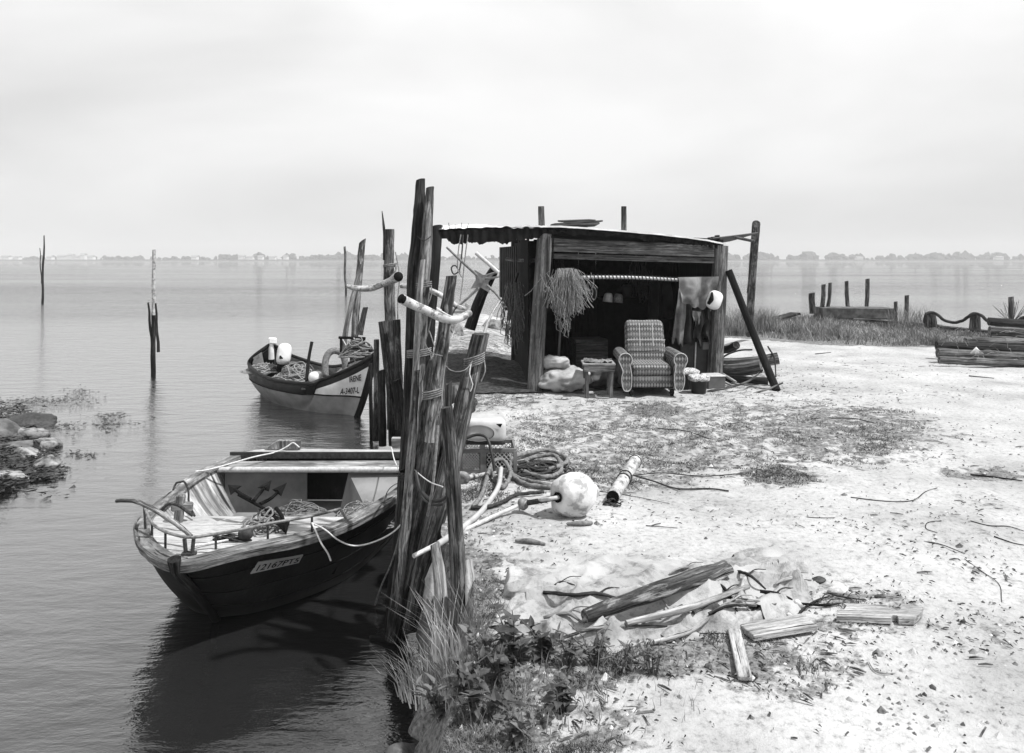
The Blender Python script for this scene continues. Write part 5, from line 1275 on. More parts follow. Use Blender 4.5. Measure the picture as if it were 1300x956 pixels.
# ================================================================== CRATE, COWLING, ROPES, BUOY
cr_ = thing('plastic_crate', 'grey lattice-sided fish crate at the quay edge under the plastic cowling', 'crate', tuple(G(618,604)))
cc = G(618,603); cz = hz(cc.x, cc.y); a0 = G(584,600); a1 = G(655,598); H_ = .195
xd = Vector((1, .06, 0)).normalized(); yd = Vector((-xd.y, xd.x, 0)); cw, cd = .44, .32
O_ = Vector((a0.x, a0.y, cz))
def Cp(x, y, z): return O_+xd*x+yd*y+Vector((0,0,z))
Rz = (0, 0, math.atan2(xd.y, xd.x))
def cbox(m, x, y, z, s, r=None): box(m, Cp(x, y, z), s, Rz if r is None else r, bev=.002)
m = MB()
for zz in (H_-.012, .02):
    for yy in (0, cd): cbox(m, cw/2, yy, zz, (cw+.02, .018, .03 if zz > .1 else .04))
    for xx in (0, cw): cbox(m, xx, cd/2, zz, (.018, cd-.02, .03 if zz > .1 else .04))
for xx in (0, cw*.42, cw):
    for yy in (-.002, cd+.002): cbox(m, xx, yy, H_/2, (.05 if 0 < xx < cw else .03, .02, H_-.03))
cbox(m, cw/2, cd/2, .012, (cw-.02, cd-.02, .012)); build('frame', m, M['crate'], cr_)
m = MB(); YR = Matrix.Rotation(Rz[2], 3, 'Z')
for (x0, x1, yy) in ((.02, cw*.42-.03, 0), (cw*.42+.03, cw-.02, 0), (.02, cw*.42-.03, cd), (cw*.42+.03, cw-.02, cd)):
    n_ = 6; hh = H_-.06; m = MB()
    for s in (-1, 1):
        for k_ in range(-6, n_+6):
            xa = x0+(x1-x0)*k_/n_; xb = xa+s*hh*.9; za, zb = .035, .035+hh
            p, q = (xa, za), (xb, zb)
            def clip(p, q):
                (ax_, az_), (bx_, bz_) = p, q
                t0, t1 = 0, 1; dx = bx_-ax_
                if abs(dx) < 1e-6: return None
                ta, tb_ = sorted(((x0-ax_)/dx, (x1-ax_)/dx)); t0, t1 = max(0, ta), min(1, tb_)
                if t1-t0 < .08: return None
                return (ax_+dx*t0, az_+(bz_-az_)*t0), (ax_+dx*t1, az_+(bz_-az_)*t1)
            c = clip(p, q)
            if c:
                beam(m, Cp(c[0][0], yy+s*.004, c[0][1]), Cp(c[1][0], yy+s*.001, c[1][1]), .006, .007, up=(0,1,0), bev=0)
    build('lattice', m, M['galv_pale'], cr_)
m = MB(); rbox(m, Cp(cw/2, cd/2, .07), (cw-.06, cd-.06, .09), .03, 6, nz_=.02); tag(build('dark_netting', m, M['black']), 'dark netting filling the lattice crate', 'netting')
cow = thing('plastic_cowling', 'pale plastic motor cowling with a grey oval recess lying on the crate', 'cowling', tuple(Cp(cw*.42, cd*.5, H_)))
D_ = cc.y+.16; c0 = W(616,543,D_)
m = MB(); rbox(m, c0, (.33,.28,.19), .05, 12, (0,.02,.05), nz_=.004); build('shell', m, mottled('cowl_plastic', .34, .55, 4, .45, .001, .4), cow)
m = MB(); lathe(m, [(.07,.05),(.066,.03),(.058,.018),(.04,.012),(.001,.01)], Vector((0,0,0)), (0,-1,0), 28)
m.v = [tuple(c0+Vector((-.045+p[0]*1.75, p[1]-.105, -.012+p[2]*.92))) for p in m.v]
build('oval_recess', m, mottled('oval_grey', .09, .16, 4, .5), cow)
m = MB(); rbox(m, c0+Vector((.0,.0,-.09)), (.32,.26,.05), .02, 5, (0,.02,.05)); build('lower_rim', m, M['rubber'], cow)
m = MB(); m.add([c0+Vector(p) for p in ((.09,-.142,.06),(.14,-.142,.062),(.125,-.142,.03))], [(0,1,2)], None, False); build('vent', m, M['black'], cow)
rope('black_hose', 'black hose draped over the front of the lattice crate', [W(590,557,D_-.28), W(605,552,D_-.26), W(618,556,D_-.30), W(624,575,D_-.36), W(628,598,D_-.4)], .012, M['rubber'], lob=False, cat='hose')
m = MB(); rock(m, Gh(590,612,.04)+Vector((-.03,0,0)), (.07,.08,.07), 71); tag(build('stone', m, M['rock']), 'stone lying at the left foot of the lattice crate', 'stone')
def gp_(px, py, up): return Gh(px, py, up)
# thick rope coiled by the buoy
r_ = .017
loops = [(632,590,.02),(650,585,.03),(690,576,.03),(716,582,.02),(718,592,.03),(690,598,.04),(668,592,.04),(680,584,.05),(705,586,.05),(712,600,.03),(690,610,.03),(660,602,.04),(648,590,.06),(652,608,.03),(690,618,.02),(705,622,.02),(668,618,.02),(645,604,.03)]
rope('thick_rope', 'thick twisted rope coiled in wide loops between crate and buoy', [gp_(*p) for p in loops], r_, M['rope'])
rope('thick_rope', 'arching loop of thick rope standing against the crate front', [gp_(600,648,.02), gp_(612,632,.03), gp_(620,612,.07), gp_(628,606,.13), gp_(640,606,.13), gp_(648,612,.06), gp_(638,622,.02), gp_(628,612,.03), gp_(624,602,.08)], r_*.9, M['rope'])
rope('thick_rope', 'length of thick rope trailing from the coil to the left', [gp_(598,648,.02), gp_(620,647,.02), gp_(640,640,.02), gp_(655,632,.02), gp_(690,628,.02)], r_*.75, M['rope_dark'])
m_ = heap(gp_(680,598,.0), .30, .28, .05, 14, .009, 2.0); tag(build('tangled_rope', m_, M['rope_dark']), 'thin dark rope tangled under the thick coil', 'rope')
m = MB(); tube(m, [gp_(636,612,.10), gp_(632,628,.05), gp_(612,652,.02), gp_(590,672,.02), gp_(570,688,.03), gp_(556,700,.04)], (.022,.021,.02,.02), 12, .03, flat=.8); tag(build('hose', m, M['hose']), 'thick pale bent hose running from the rope loops to the quay edge', 'hose')
m = MB(); tube(m, [gp_(560,616,.03), gp_(590,612,.03), gp_(630,604,.03)], (.017,.017), 10, .05); tag(build('hose', m, M['pvc']), 'pale pipe lying along the ground before the crate', 'pipe')
# rod with float disc and the foam buoy
bu = thing('foam_buoy', 'large round weathered foam buoy threaded on a long rod', 'buoy', tuple(Gh(728,655)))
bc = Gh(728,656)+Vector((0,.03,.0)); bc.z += .155
ad = (W(718,630,5.35)-W(560,690,4.55)); rd = Vector((-.82,-.55,-.10)).normalized()
m = MB(); prof = [(.03,-.15),(.075,-.155),(.13,-.125),(.16,-.07),(.172,0),(.16,.07),(.13,.125),(.08,.15),(.06,.17),(.05,.23),(.035,.25),(.001,.255)]
prof2 = []
for i in range(len(prof)-1):
    for k_ in range(3): prof2.append((prof[i][0]+(prof[i+1][0]-prof[i][0])*k_/3, prof[i][1]+(prof[i+1][1]-prof[i][1])*k_/3))
prof2.append(prof[-1])
prof2 = [(a*.86, b*.86) for a, b in prof2]; bc.z -= .02; bax = Vector((.78,.62,-.06)).normalized(); lathe(m, prof2, bc, bax, 44)
m.v = [tuple(Vector(p)+(Vector(p)-bc).normalized()*(.007*mn.noise(Vector(p)*22)+.020*mn.noise(Vector(p)*6)-.005*max(0, mn.noise(Vector(p)*11)-.2)*2)) for p in m.v]
build('foam_body', m, M['white_rough'], bu)
hole = bc-bax*.132
m = MB(); lathe(m, [(.001,.0),(.032,-.003),(.034,.01)], hole, -bax, 16); build('hole', m, M['black'], bu)
m = MB(); e1_ = W(525,706,4.62); mid = gp_(664,651,.06)
tube(m, [hole+bax*.05, hole-bax*.05, mid, mid.lerp(e1_, .5)+Vector((0,0,.01)), e1_], (.013,.013,.013,.014,.014), 10, .05); rod = build('rod', m, M['galv_pale'], bu)
rdv = (mid-hole).normalized(); m = MB(); lathe(m, [(.012,-.02),(.035,-.02),(.043,0),(.035,.02),(.012,.02)], mid, rdv, 20); build('stop_disc', m, M['galv'], bu)
m = MB(); tube(m, [hole, hole.lerp(mid, .85)], .019, 8, .03, lump=.25); build('net_sleeve', m, M['rope_dark'], bu)
m = MB(); tube(m, [gp_(720,668,.015), gp_(738,668,.018), gp_(751,667,.015)], (.010,.017,.012), 9, .02, lump=.2); tag(build('rope_scrap', m, M['rope']), 'short rope scrap lying just in front of the foam buoy', 'rope')
m = MB(); tube(m, [gp_(654,689,.012), gp_(672,690,.016), gp_(692,693,.01)], (.008,.015,.008), 9, .02, lump=.2); tag(build('rope_scrap', m, M['rope']), 'short dark rope scrap alone on the sand before the rod', 'rope')
# banded pole
pl_ = thing('banded_pole', 'short white pole section with dark bands lying behind the buoy', 'pole section', tuple(Gh(795,615)))
pa, pb = gp_(778,640,.05), gp_(807,592,.05)
m = MB(); tube(m, [pa, pb], (.046,.05), 14, .03, lump=.06); build('shaft', m, M['pvc'], pl_)
for k_ in (.42, .50, .96):
    m = MB(); c = pa.lerp(pb, k_); d_ = (pb-pa).normalized(); lathe(m, [(.05,-.008),(.055,-.008),(.055,.008),(.05,.008)], c, d_, 14); build('band', m, M['rope_dark'], pl_)
m = MB(); lathe(m, [(.001,-.003),(.045,-.003)], pa, (pb-pa).normalized(), 14); build('dark_end', m, M['black'], pl_)
tag(build('frayed_rope', heap(gp_(776,641,0), .06, .05, .05, 7, .005), M['rope_dark']), 'frayed rope tuft at the near end of the banded pole', 'rope')
rope('cord', 'dark cord lying from the banded pole away to the right', [gp_(800,612,.06), gp_(830,616,.03), gp_(860,622,.01), gp_(900,622,.01), gp_(925,625,.01)], .006, M['rope_dark'], lob=False)
rope('cord', 'second cord crossing the sand just behind the banded pole', [gp_(790,607,.01), gp_(840,602,.01), gp_(890,606,.01), gp_(940,603,.01)], .004, M['rope_dark'], lob=False)

# ================================================================== WOVEN SHEET, LOGS AND BOARDS IN FRONT
cnr = [G(640,690), G(985,694), G(1046,742), G(950,806), G(690,812), G(612,740)]
def ridge(x, y, z): return (1-min(1, abs(mn.noise(Vector((x, y, z))))*2.6))**2
def sheetp(u, v):
    top = cnr[0].lerp(cnr[1], u); botc = [G(640,800), G(700,815), G(770,826), G(850,806), G(944,808), G(1042,738)]
    bot = curve_at(botc, u); p = top.lerp(bot, v); x, y = p.x, p.y
    wx, wy = x+.15*mn.noise(Vector((x*2, y*2, 21))), y+.1*mn.noise(Vector((x*2, y*2, 27)))
    f1 = ridge(wx*1.3+wy*1.0, wy*3.4-wx*1.5, 2)*.055*sstep(.25, .7, v)+ridge(wx*.9, wy*2.2, 12)*.02
    f2 = ridge(wx*3.2-wy, wy*6-wx*2, 6)*.028*sstep(.15, .6, v)+ridge(wx*4, wy*5, 16)*.008
    f3 = .006*ridge(x*9+y*4, y*12, 3)+.004*mn.noise(Vector((x*18, y*20, 8)))
    edge = min(u, 1-u, v*1.2, 1-v)
    rag_ = .05*mn.noise(Vector((u*9, v*9, 1)))*(1-sstep(0, .1, edge))
    return Vector((x+rag_, y+rag_*1.2, hz(x, y)+.006-.034*(1-sstep(.0, .30, v+.28*mn.noise(Vector((x*2.2, y*3, 44)))))-.02*(1-sstep(0, .06, min(u, 1-u)+.05*mn.noise(Vector((x*5, y*5, 4)))))+(f1+f2)*1.15*sstep(0, .03, edge)+f3*sstep(0, .12, edge)))
m = MB(); grid(m, sheetp, 230, 170)
from mathutils.kdtree import KDTree
kd = KDTree(len(m.v))
for i, v_ in enumerate(m.v): kd.insert((v_[0], v_[1], 0), i)
kd.balance(); SV = list(m.v)
def hs(x, y):
    co, i, d = kd.find((x, y, 0)); return max(hz(x, y), SV[i][2]) if d < .05 else hz(x, y)
def gs_(px, py, up=0):
    p = Gh(px, py); z = p.z
    for _ in range(3): p = G(px, py, z); z = hs(p.x, p.y)
    return Vector((p.x, p.y, z+up))
tag(build('woven_sheet', m, M['sheet']), 'crumpled pale woven sheet spread on the sand in the foreground', 'sheet')
def roll(label, pts, r, mat='sheet', name='sheet_roll', cat='fold', seg=.02, flat=.75, up=None):
    m = MB(); P, T = catmull([gs_(p[0], p[1], 0) for p in pts], .012); rr = r; n_ = len(P); sd = random.random()*40
    vs = []; K = 13
    for i, p in enumerate(P):
        x = T[i]*(len(rr)-1); j = min(len(rr)-2, int(x)); rd_ = rr[j]+(rr[j+1]-rr[j])*(x-j); d = (P[min(i+1, n_-1)]-P[max(0, i-1)]); d.z = 0; d.normalize(); sdv = Vector((-d.y, d.x, 0))
        wob = .5*mn.noise(Vector((i*.05, sd, 1)))
        for k in range(K):
            q = -1+2*k/(K-1); lean = .45; hgt = max(0, 1-abs(q-lean*.4)/(1.2 if q < lean*.4 else .8))**.8
            off = sdv*(q*1.8+wob+lean*hgt)*rd_
            z = hgt*rd_*.95*flat/.75*(1+.5*mn.noise(Vector((i*.09, k*.5, sd))))+.003*mn.noise(Vector((i*.4, k*1.3, sd)))
            w_ = p+off; vs.append(Vector((w_.x, w_.y, hs(w_.x, w_.y)+.003+max(0, z)+(.0 if 0 < k < K-1 else -.006))))
    m.add(vs, [(i*K+k, i*K+k+1, (i+1)*K+k+1, (i+1)*K+k) for i in range(n_-1) for k in range(K-1)])
    return tag(build(name, m, M[mat]), label, cat)
roll('rolled edge of the woven sheet running left to right behind the thick log', [(668,768,.03),(700,766,.03),(740,768,.035),(790,763,.035),(822,758,.03)], (.014,.02,.026,.03,.02))
roll('stiff folded edge of the woven sheet running up to the right', [(765,824,.02),(830,806,.04),(885,788,.045),(935,768,.05),(985,752,.04),(1003,748,.03)], (.03,.026,.022,.026,.022,.01))
roll('short puckered fold of the woven sheet at its upper right', [(905,712,.02),(935,716,.03),(965,723,.03),(988,728,.02)], (.012,.026,.026,.012))
roll('raised grey fold at the far right corner of the woven sheet', [(932,708,.02),(955,705,.04),(975,703,.05),(990,698,.05)], (.012,.028,.036,.02))
roll('curled corner of the woven sheet near the white scraps', [(960,778,.03),(985,772,.05),(1012,758,.05),(1036,740,.04)], (.036,.045,.035,.01))
roll('small tent-like fold near the front edge of the woven sheet', [(842,812,.02),(862,806,.03),(888,808,.01)], (.014,.036,.008))
roll('flat folded flap of cloth lying on the sand beyond the sheet', [(877,648,.012),(900,645,.02),(925,641,.014)], (.008,.03,.018), flat=.5)
m = MB(); la, lb = gs_(742,798,.055), gs_(924,736,.06)
tube(m, [la, la.lerp(lb, .5), lb], (.029,.042,.038), 18, .03, groove=.10, lump=.18, slant=.5); tag(build('foreground_log', m, M['pole']), 'thick smooth log lying across the woven sheet', 'log')
m = MB(); tube(m, [gs_(795,812,.045), gs_(880,786,.05), gs_(950,762,.05)], (.014,.017,.012), 8, .04, lump=.2); tag(build('lath', m, M['board']), 'long thin lath lying along the folded sheet edge', 'lath')
m = MB(); beam(m, gp_(932,806,.02), gp_(946,868,.02), .055, .02); tag(build('plank', m, M['board']), 'narrow plank pointing at the camera below the woven sheet', 'plank')
m = MB(); beam(m, gp_(947,810,.025), gp_(1027,798,.03), .12, .028, roll=.0); tag(build('plank', m, M['board']), 'short wide plank lying right of the narrow one', 'plank')
# notched board: outline with two round bites
def outline_board(name, label, P2, th, mat, cat='plank'):
    m = MB(); n = len(P2); vs = [Vector((p.x, p.y, p.z+th)) for p in P2]+[Vector(p) for p in P2]; fs = [tuple(range(n)), tuple(range(2*n-1, n-1, -1))]+[(i, n+i, n+(i+1) % n, (i+1) % n) for i in range(n)]
    c_ = sum(vs[:n], Vector())/n; m.add(vs, fs, [((v.y-c_.y), v.z, (v.x-c_.x)) for v in vs], False); return tag(build(name, m, M[mat]), label, cat)
Q = lambda px, py: G(px, py, .03)
pts = [Q(1062,784), Q(1066,778), Q(1072,776), Q(1075,771), Q(1071,768), Q(1125,768.5)]
for k_ in range(9):
    a = math.pi*(1-k_/8); pts.append(Q(1136.5+8*math.cos(a)*-1 if False else 1136.5-8.5*math.cos(math.pi*k_/8), 770+5.5*math.sin(math.pi*k_/8)))
pts += [Q(1172,771), Q(1170,777), Q(1160,785), Q(1141,786), Q(1139,782), Q(1133,782), Q(1131,786)]
outline_board('notched_board', 'flat board with a round notch lying alone at the right', [Vector((p.x, p.y, hz(p.x, p.y)+.006)) for p in pts][::-1], .028, 'board')
rnd = random.Random(9)
for (px, py, s, lab, mt) in [(1065,752,(.075,.03,.025),'larger white chip beside the end of the woven sheet','white_rough'),(1012,771,(.035,.03,.03),'white broken lump under the curled sheet corner','white_rough'),(1003,783,(.02,.015,.015),'smallest white chip near the wide plank','white_rough'),
                         (1117,758,(.035,.018,.012),'dark flat chip behind the notched board','litter'),(992,716,(.04,.03,.02),'dark crumbled clod at the raised grey fold','litter'),(1042,738,(.05,.05,.02),'dark weedy clod at the end of the woven sheet','weed_sea'),(900,848,(.02,.02,.012),'small dark pebble on the turf below the sheet','litter')]:
    m = MB(); rock(m, gp_(px, py, s[2]*.5), s, int(px), 8); tag(build('chip', m, M[mt]), lab, 'debris')
for (px, py, lab) in [(1035,846,'pale curled peel on the turf near the bottom'),(1113,858,'broad pale bark curl on the sand below the notched board')]:
    m = MB(); tube(m, [gp_(px-10,py-16,.005), gp_(px-3,py-4,.01), gp_(px+10,py,.01), gp_(px+24,py-2,.005)] if px > 1100 else [gp_(px,py+6,.005), gp_(px-4,py,.01), gp_(px+2,py-6,.012), gp_(px+7,py-4,.005)], (.003,.006,.002), 6, .01, flat=.4); tag(build('bark_curl', m, M['board']), lab, 'bark')
# twigs one can tell apart
TW = [([(1080,632),(1125,637),(1158,636),(1175,625),(1190,620)],'long forked twig on the bare sand, right of the turf',.0035),([(1155,688),(1190,691),(1225,704)],'dark straight twig on the sand above the notched board',.004),([(1195,662),(1178,664),(1176,672),(1190,677)],'small hooked twig right of centre on the sand',.003),
      ([(1232,662),(1255,668),(1280,669),(1300,675)],'long twig at the right edge of the sand',.0035),([(1262,682),(1285,690),(1300,693)],'curled twig below the long one at the right edge',.004),([(820,668),(860,671)],'short twig lying beyond the woven sheet',.003),([(1008,657),(1040,658),(1060,658)],'faint straight twig in the middle of the sand',.003),
      ([(1210,700),(1245,725),(1268,742),(1272,765)],'thin bent wire on the sand at lower right',.0025),([(1232,604),(1260,607),(1298,612)],'bundle-like dark twig at the right, level with the turf',.008),([(655,505),(720,508),(800,512)],'faint dark line of cord on the sand before the sacks',.006),([(1030,530),(1080,536),(1110,538)],'dark twig in the right turf patch',.006),([(835,545),(870,552),(900,558)],'crooked twig in the turf in front of the armchair',.006),([(1035,450),(1055,448)],'tiny twig far out on the white sand',.008),([(1230,478),(1262,481)],'twig lying in front of the log pile',.008),([(745,622),(800,630),(850,640)],'thin twig right of the foam buoy',.003)]
for pts, lab, r in TW:
    m = MB(); P = [gp_(x, y, r*1.2) for x, y in pts]; tube(m, P, (r, r*.6), 6, .02, lump=.2); tag(build('twig', m, M['pole_dark']), lab, 'twig')

# branches and broken sticks strewn over and round the sheet
BR = [([(690,768,.02),(730,765,.03),(760,770,.03),(800,764,.02)],.010,'thin dark branch behind the thick foreground log','pole_dark'),([(712,815,.02),(760,820,.03),(812,808,.03),(850,800,.02)],.009,'bent grey branch along the front edge of the woven sheet','pole'),
      ([(760,800,.03),(800,802,.05),(845,790,.05),(866,775,.03)],.012,'knotty branch just below the thick foreground log','pole_mid'),([(880,790,.06),(912,770,.07),(930,768,.05)],.012,'short broken dark branch on the sheet, right of centre','pole_mid'),
      ([(905,745,.03),(922,760,.03),(936,772,.03)],.008,'small twig off the end of the thick foreground log','pole_dark'),([(965,760,.06),(985,764,.06),(1006,768,.04)],.010,'dark stub poking from the curled sheet corner','pole_dark'),
      ([(1010,790,.01),(1020,776,.015),(1042,764,.02),(1060,758,.01)],.006,'crooked twig running to the larger white chip','pole_dark'),([(1050,755,.01),(1075,762,.02),(1100,764,.01)],.005,'thin twig behind the notched board','pole_dark'),
      ([(700,750,.01),(712,742,.02),(730,745,.01)],.006,'short curled twig on the back of the sheet','pole_dark'),
      ([(985,742,.03),(1005,752,.04),(1030,742,.02)],.009,'bleached crooked stick at the back of the curled sheet corner','board'),([(830,820,.02),(880,806,.03),(930,792,.03),(985,770,.03)],.011,'long bleached branch beside the front lath','board'),
      ([(770,785,.03),(810,770,.05),(835,768,.04),(850,778,.02)],.008,'twisted pale root under the thick foreground log','pole_pale'),([(900,800,.03),(925,783,.05),(960,778,.03)],.010,'grey branch crossing the lath near its right end','pole'),
      ([(690,800,.02),(720,790,.03),(742,795,.02)],.009,'pale bent stick at the left front of the sheet','pole_pale'),([(925,728,.02),(950,735,.03),(972,744,.02)],.008,'dark thin stick beyond the log end','pole_dark'),([(1015,770,.02),(1048,772,.02),(1068,768,.01)],.007,'dark stick among the white chips','pole_dark'),
      ([(850,735,.01),(870,728,.02),(905,722,.01)],.006,'light twig on the upper part of the sheet','pole')]
for pts, r, lab, mt in BR:
    m = MB(); P = [gs_(p[0], p[1], p[2]*.5+r*.6) for p in pts]; tube(m, P, (r*.8, r, r*.5), 8, .02, lump=.4, groove=.2)
    q = P[len(P)//2]; tube(m, [q, q+Vector((.05, .05, .006)), q+Vector((.11, .07, -.002))], (r*.5, r*.25), 6, .02, lump=.3)
    tag(build('branch', m, M[mt]), lab, 'branch')
# ================================================================== BACK RIGHT: edge timbers, posts, log pile
gg = 'posts along the far quay edge'
for i, (px, y0, y1, D, r, lab, ln) in enumerate([(1031,398,372,21.0,.085,'squat post at the left end of the far quay edge',1),(1045,396,361,21.2,.06,'left post of the close pair on the far quay edge',-2),(1053,396,359,21.4,.05,'right post of the close pair on the far quay edge',-3),(1075,394,357,21.6,.05,'slim post standing left of centre by the dark block',1.5),(1101,394,354,21.6,.055,'tallest post by the right end of the dark block',-1),(1137,413,383,19.8,.045,'thin low post right of the dark block',0),(1151,414,375,19.5,.055,'thin taller post between block and rope stumps',-1),(1284,412,377,17.5,.055,'upright post behind the log pile',0)]):
    pole('edge_post', lab, [(px+ln, y0, D), (px, (y0+y1)/2, D), (px-ln*.3, y1, D)], (r, r*.95), M['pole_mid'], 10, cat='post', group=gg, slant=.2)
m = MB(); a, b = W(1038,397,21.2), W(1129,397,21.0); box(m, (a+b)/2, ((b-a).length, .7, .30), (0,0,-.03), bev=.02, jit=.02); tag(build('quay_block', m, M['concrete']), 'long dark block on the far quay edge behind the grass', 'block')
m = MB(); beam(m, W(985,405,20.6), W(1010,398,21.2), .3, .06); tag(build('edge_board', m, M['pole_dark']), 'dark board sloping down to the water left of the block', 'board')
for i, (a, b, lab) in enumerate([((1085,407,20.8),(1195,416,18.6),'long grey edge beam from the dark block to the rope stumps'),((1195,417,18.4),(1300,428,16.6),'lower edge beam running behind the log pile')]):
    m = MB(); beam(m, W(*a), W(*b), .16, .14, bev=.02); tag(build('edge_beam', m, M['pole_mid']), lab, 'beam', 'edge beams')
pole('rope_stump', 'left thick stump carrying the sagging rope', [(1182,415,18.2),(1181,405,18.2),(1181,397,18.2)], (.125,.12,.11), M['pole_mid'], 14, cat='stump', slant=0, groove=.1)
pole('rope_stump', 'middle thick stump carrying the sagging rope', [(1238,419,17.3),(1238,408,17.3),(1238,399,17.3)], (.11,.105,.10), M['pole_mid'], 14, cat='stump', slant=0, groove=.1)
pole('rope_stump', 'right stump at the frame edge holding the rope end', [(1304,424,16.4),(1303,412,16.4),(1301,402,16.4)], (.12,.12,.11), M['pole_mid'], 14, cat='stump', slant=0, groove=.1)
rope('thick_rope', 'thick rope sagging between the stumps at the water edge', [W(1174,410,18.1), W(1175,400,18.05), W(1181,397,18.05), W(1188,398,18.0), W(1198,406,17.9), W(1210,409.5,17.8), W(1222,407,17.5), W(1232,400,17.2), W(1238,398,17.15), W(1245,400,17.1), W(1256,409,16.9), W(1268,413,16.8), W(1285,412,16.6), W(1296,405,16.3), W(1306,401,16.2)], .033, M['rope_dark'], seg=.04)
LG = [((1192,457),(1330,463),12.5,.062,'front lowest log of the right-hand pile, smooth and long','log',2),((1190,448),(1330,455),12.9,.085,'second log up in the right-hand pile, split-ended','log',0),((1189,439),(1330,446),13.3,.085,'third log up in the right-hand pile, roughest bark','log_dark',0),((1256,420),(1340,426),13.9,.085,'pale smooth log on top of the right-hand pile','log',0),((1255,408),(1340,414),14.6,.08,'thin back log at the top of the right-hand pile','log_dark',0),((1225,433),(1340,437),13.8,.075,'log sunk in the middle of the right-hand pile','log',0),((1258,430),(1340,433),14.2,.07,'short log under the pale smooth one','log',0)]
for (a, b, D, r, lab, mt, k) in LG:
    m = MB(); tube(m, [W(a[0], a[1], D), W((a[0]+b[0])/2, (a[1]+b[1])/2, D-.1), W(b[0], b[1], D-.2)], (r*.95, r*1.0, r*.92), 14, .05, groove=.08, lump=.16); tag(build('stacked_log', m, M[mt]), lab, 'log', 'logs of the right-hand pile')
for (a, b, D, r, lab) in [((1262,445),(1340,449),13.6,.075,'hidden bearer log in the gap under the pale smooth one'),((1230,452),(1340,457),13.3,.07,'bearer log deep behind the front logs of the pile')]:
    m = MB(); tube(m, [W(a[0], a[1], D), W(b[0], b[1], D)], r, 12, .1, groove=.1, lump=.15); tag(build('stacked_log', m, M['log_dark']), lab, 'log', 'logs of the right-hand pile')
m = MB(); c = W(1240,447,12.3); m.add([c+Vector(p) for p in ((-.11,0,-.02),(.1,-.02,-.02),(.02,.05,.08),(-.02,-.03,.06),(.12,.1,0))], [(0,1,3),(0,3,2),(3,1,4),(3,4,2)], None, False); tag(build('white_scrap', m, M['white_rough']), 'white folded scrap lying on the log pile', 'scrap')
rnd = random.Random(31)
m = MB()
for i in range(50):
    x, y = rnd.uniform(1195,1300), rnd.uniform(420,470); p = W(x, y, 12.6); q = p+Vector((rnd.uniform(-.25,.25), rnd.uniform(-.1,.1), rnd.uniform(-.05,.14))); tube(m, [p, (p+q)/2+Vector((0,0,.03)), q], .004, 5, .08)
stuff('brushwood', 'thin dry twigs caught among the logs of the pile', 'brushwood', m, M['pole_pale'])
m = MB()
for i in range(26):
    p = W(1284,412,17.0); q = p+Vector((rnd.uniform(-.35,.35), rnd.uniform(-.2,.2), rnd.uniform(.15,.55))); tube(m, [p, (p+q)/2+Vector((rnd.uniform(-.05,.05),0,.02)), q], .004, 5, .1)
stuff('dry_shrub', 'leafless wiry scrub by the upright post behind the logs', 'scrub', m, M['pole_mid'])

# ================================================================== WEEDS AT THE QUAY EDGE
rnd = random.Random(41)
def leaf(mb, p, d, ln, wd, up, curl=.25):
    d = d.normalized(); s = d.cross(up).normalized(); n = s.cross(d)
    prof = [(0,.0),(.12,.42),(.3,.5),(.55,.38),(.8,.17),(1,0)]; i0 = len(mb.v); K = []
    for (t_, w_) in prof:
        c = p+d*ln*t_-n*curl*ln*t_*t_; K.append((c-s*wd*w_+n*wd*w_*.25, c, c+s*wd*w_+n*wd*w_*.25))
    for a in K:
        for v in a: mb.v.append(tuple(v)); mb.g.append(tuple(v))
    for i in range(len(K)-1):
        for j in range(2): mb.f.append((i0+i*3+j, i0+i*3+j+1, i0+i*3+3+j+1, i0+i*3+3+j)); mb.m.append(0); mb.sm.append(False)
def weed(label, px, py, h, n, ll, lw, mat, lean=0, name='leafy_weed', stems=6):
    ll *= .85; lw *= .8; n += 2
    b = G(px, py); b.z = hz(b.x, b.y) if b.x > bank_x(b.y) else -.15
    t = thing(name, label, 'weed', tuple(b)); ms, ml = MB(), MB()
    for s in range(stems):
        a = rnd.uniform(0, 6.28); sp = rnd.uniform(.2, 1.1)*h; top = b+Vector((math.cos(a)*sp+lean*h, math.sin(a)*sp*.7, h*rnd.uniform(.35, 1.0)))
        pts = [b+Vector((rnd.uniform(-.02,.02), rnd.uniform(-.02,.02), -.02)), b.lerp(top, .5)+Vector((0,0,.04)), top]; tube(ms, pts, (.004,.002), 5, .04)
        P, T = catmull(pts, .02)
        for k_ in range(n):
            q = P[int((.12+.88*(k_+.5)/n)*(len(P)-1))]; aa = rnd.uniform(0, 6.28); el = rnd.uniform(-.3, .9)
            leaf(ml, q, Vector((math.cos(aa)*math.cos(el), math.sin(aa)*math.cos(el), math.sin(el))), ll*rnd.choice((.45,.7,1.0,1.25))*rnd.uniform(.8,1.15), lw*rnd.uniform(.6,1.3), Vector((rnd.uniform(-.3,.3), rnd.uniform(-.3,.3), 1)), rnd.uniform(.1,.45))
    build('stem', ms, M['leaf'], t); build('leaves', ml, M[mat], t)
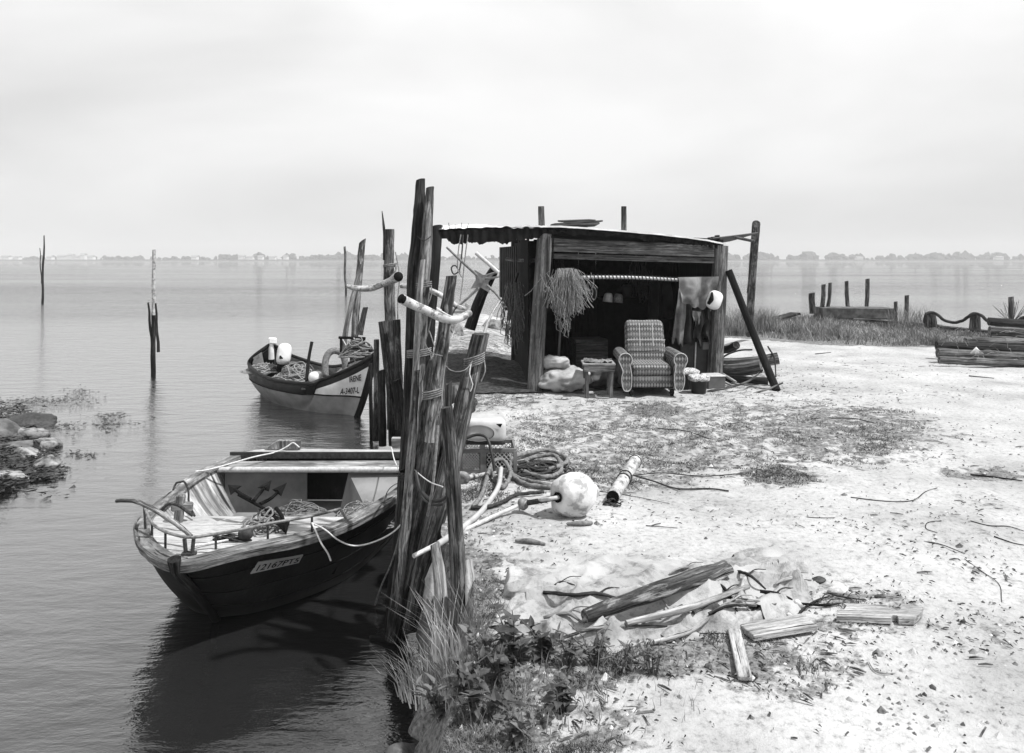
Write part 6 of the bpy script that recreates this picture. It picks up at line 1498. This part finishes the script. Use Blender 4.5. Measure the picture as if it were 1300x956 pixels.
WD = [('tallest dark broad-leaved weed by the quay edge, pointed leaf uppermost',655,842,.27,7,.085,.062,'leaf_dark',0),('broad-leaved weed at the foot of the nearest post',612,850,.17,8,.06,.04,'leaf',0),('dense low weed left of the tallest dark one',632,868,.16,9,.06,.04,'leaf_dark',0),('wide dark weed right of the tallest one',690,842,.17,9,.07,.045,'leaf_dark',.1),
      ('low leafy clump where the weeds meet the woven sheet',722,852,.13,9,.055,.03,'leaf',0),('slim upright weed with narrow leaves near the sheet front edge',757,850,.18,10,.05,.016,'leaf_dark',0),('small upright weed between the slim one and the turf',790,856,.13,8,.045,.018,'leaf_dark',0),('last small weed at the right end of the weeds',828,858,.11,8,.04,.018,'leaf',0),
      ('trailing weed hanging over the quay edge at left',560,862,.16,10,.055,.03,'leaf',-.4),('second trailing weed lower on the quay edge',585,884,.16,10,.06,.035,'leaf_dark',-.2),('front-row weed right of the middle',715,905,.16,10,.065,.04,'leaf_dark',0),('front-row weed at far left',610,915,.17,10,.065,.042,'leaf_dark',0),
      ('nearest weed at the bottom of the view',650,945,.12,10,.055,.035,'leaf',0)]
for wd_ in WD: weed(*wd_)
def tuft(label, px, py, n, h, lean, wid, mat, spread=.1, z=None):
    b = G(px, py) if z is None else G(px, py, z); m = MB()
    for i in range(n):
        a = rnd.uniform(0, 6.28); q = spread*math.sqrt(rnd.random()); p = b+Vector((math.cos(a)*q, math.sin(a)*q, 0)); hh = h*rnd.uniform(.45, 1.1); l = rnd.uniform(-1, 1)*.5+lean
        e = [p+Vector((l*hh*t_*t_, rnd.uniform(-.25,.25)*hh*t_*t_, hh*(t_-.25*abs(l)*t_*t_))) for t_ in (0,.35,.7,1)]; i0 = len(m.v); w_ = wid*rnd.uniform(.6,1.2)
        for k_, c in enumerate(e):
            ww = w_*(1-k_/3.05)/2; m.v += [(c.x-ww, c.y, c.z), (c.x+ww, c.y, c.z)]; m.g += [tuple(c)]*2
        for k_ in range(3): m.f.append((i0+2*k_, i0+2*k_+1, i0+2*k_+3, i0+2*k_+2)); m.m.append(0); m.sm.append(False)
    return stuff('grass_tuft', label, 'grass', m, M[mat])
tuft('long arching grass blades at the foot of the nearest post', 572, 838, 48, .36, -.35, .006, 'grass_pale', .08, -.12)
tuft('upright grass blades right of the nearest post', 604, 820, 34, .34, .05, .004, 'grass', .06)
tuft('coarse grass overhanging the quay edge at the bottom left', 545, 880, 130, .26, -.5, .006, 'grass', .14, -.2)
tuft('low grass among the weeds by the sheet', 670, 875, 150, .12, 0, .004, 'grass', .35)
tuft('short grass to the right of the weeds', 780, 875, 110, .08, 0, .004, 'grass', .35)
tuft('tiny grass tuft in the turf left of the bark curl', 1030, 852, 60, .06, 0, .003, 'grass_dark', .06)
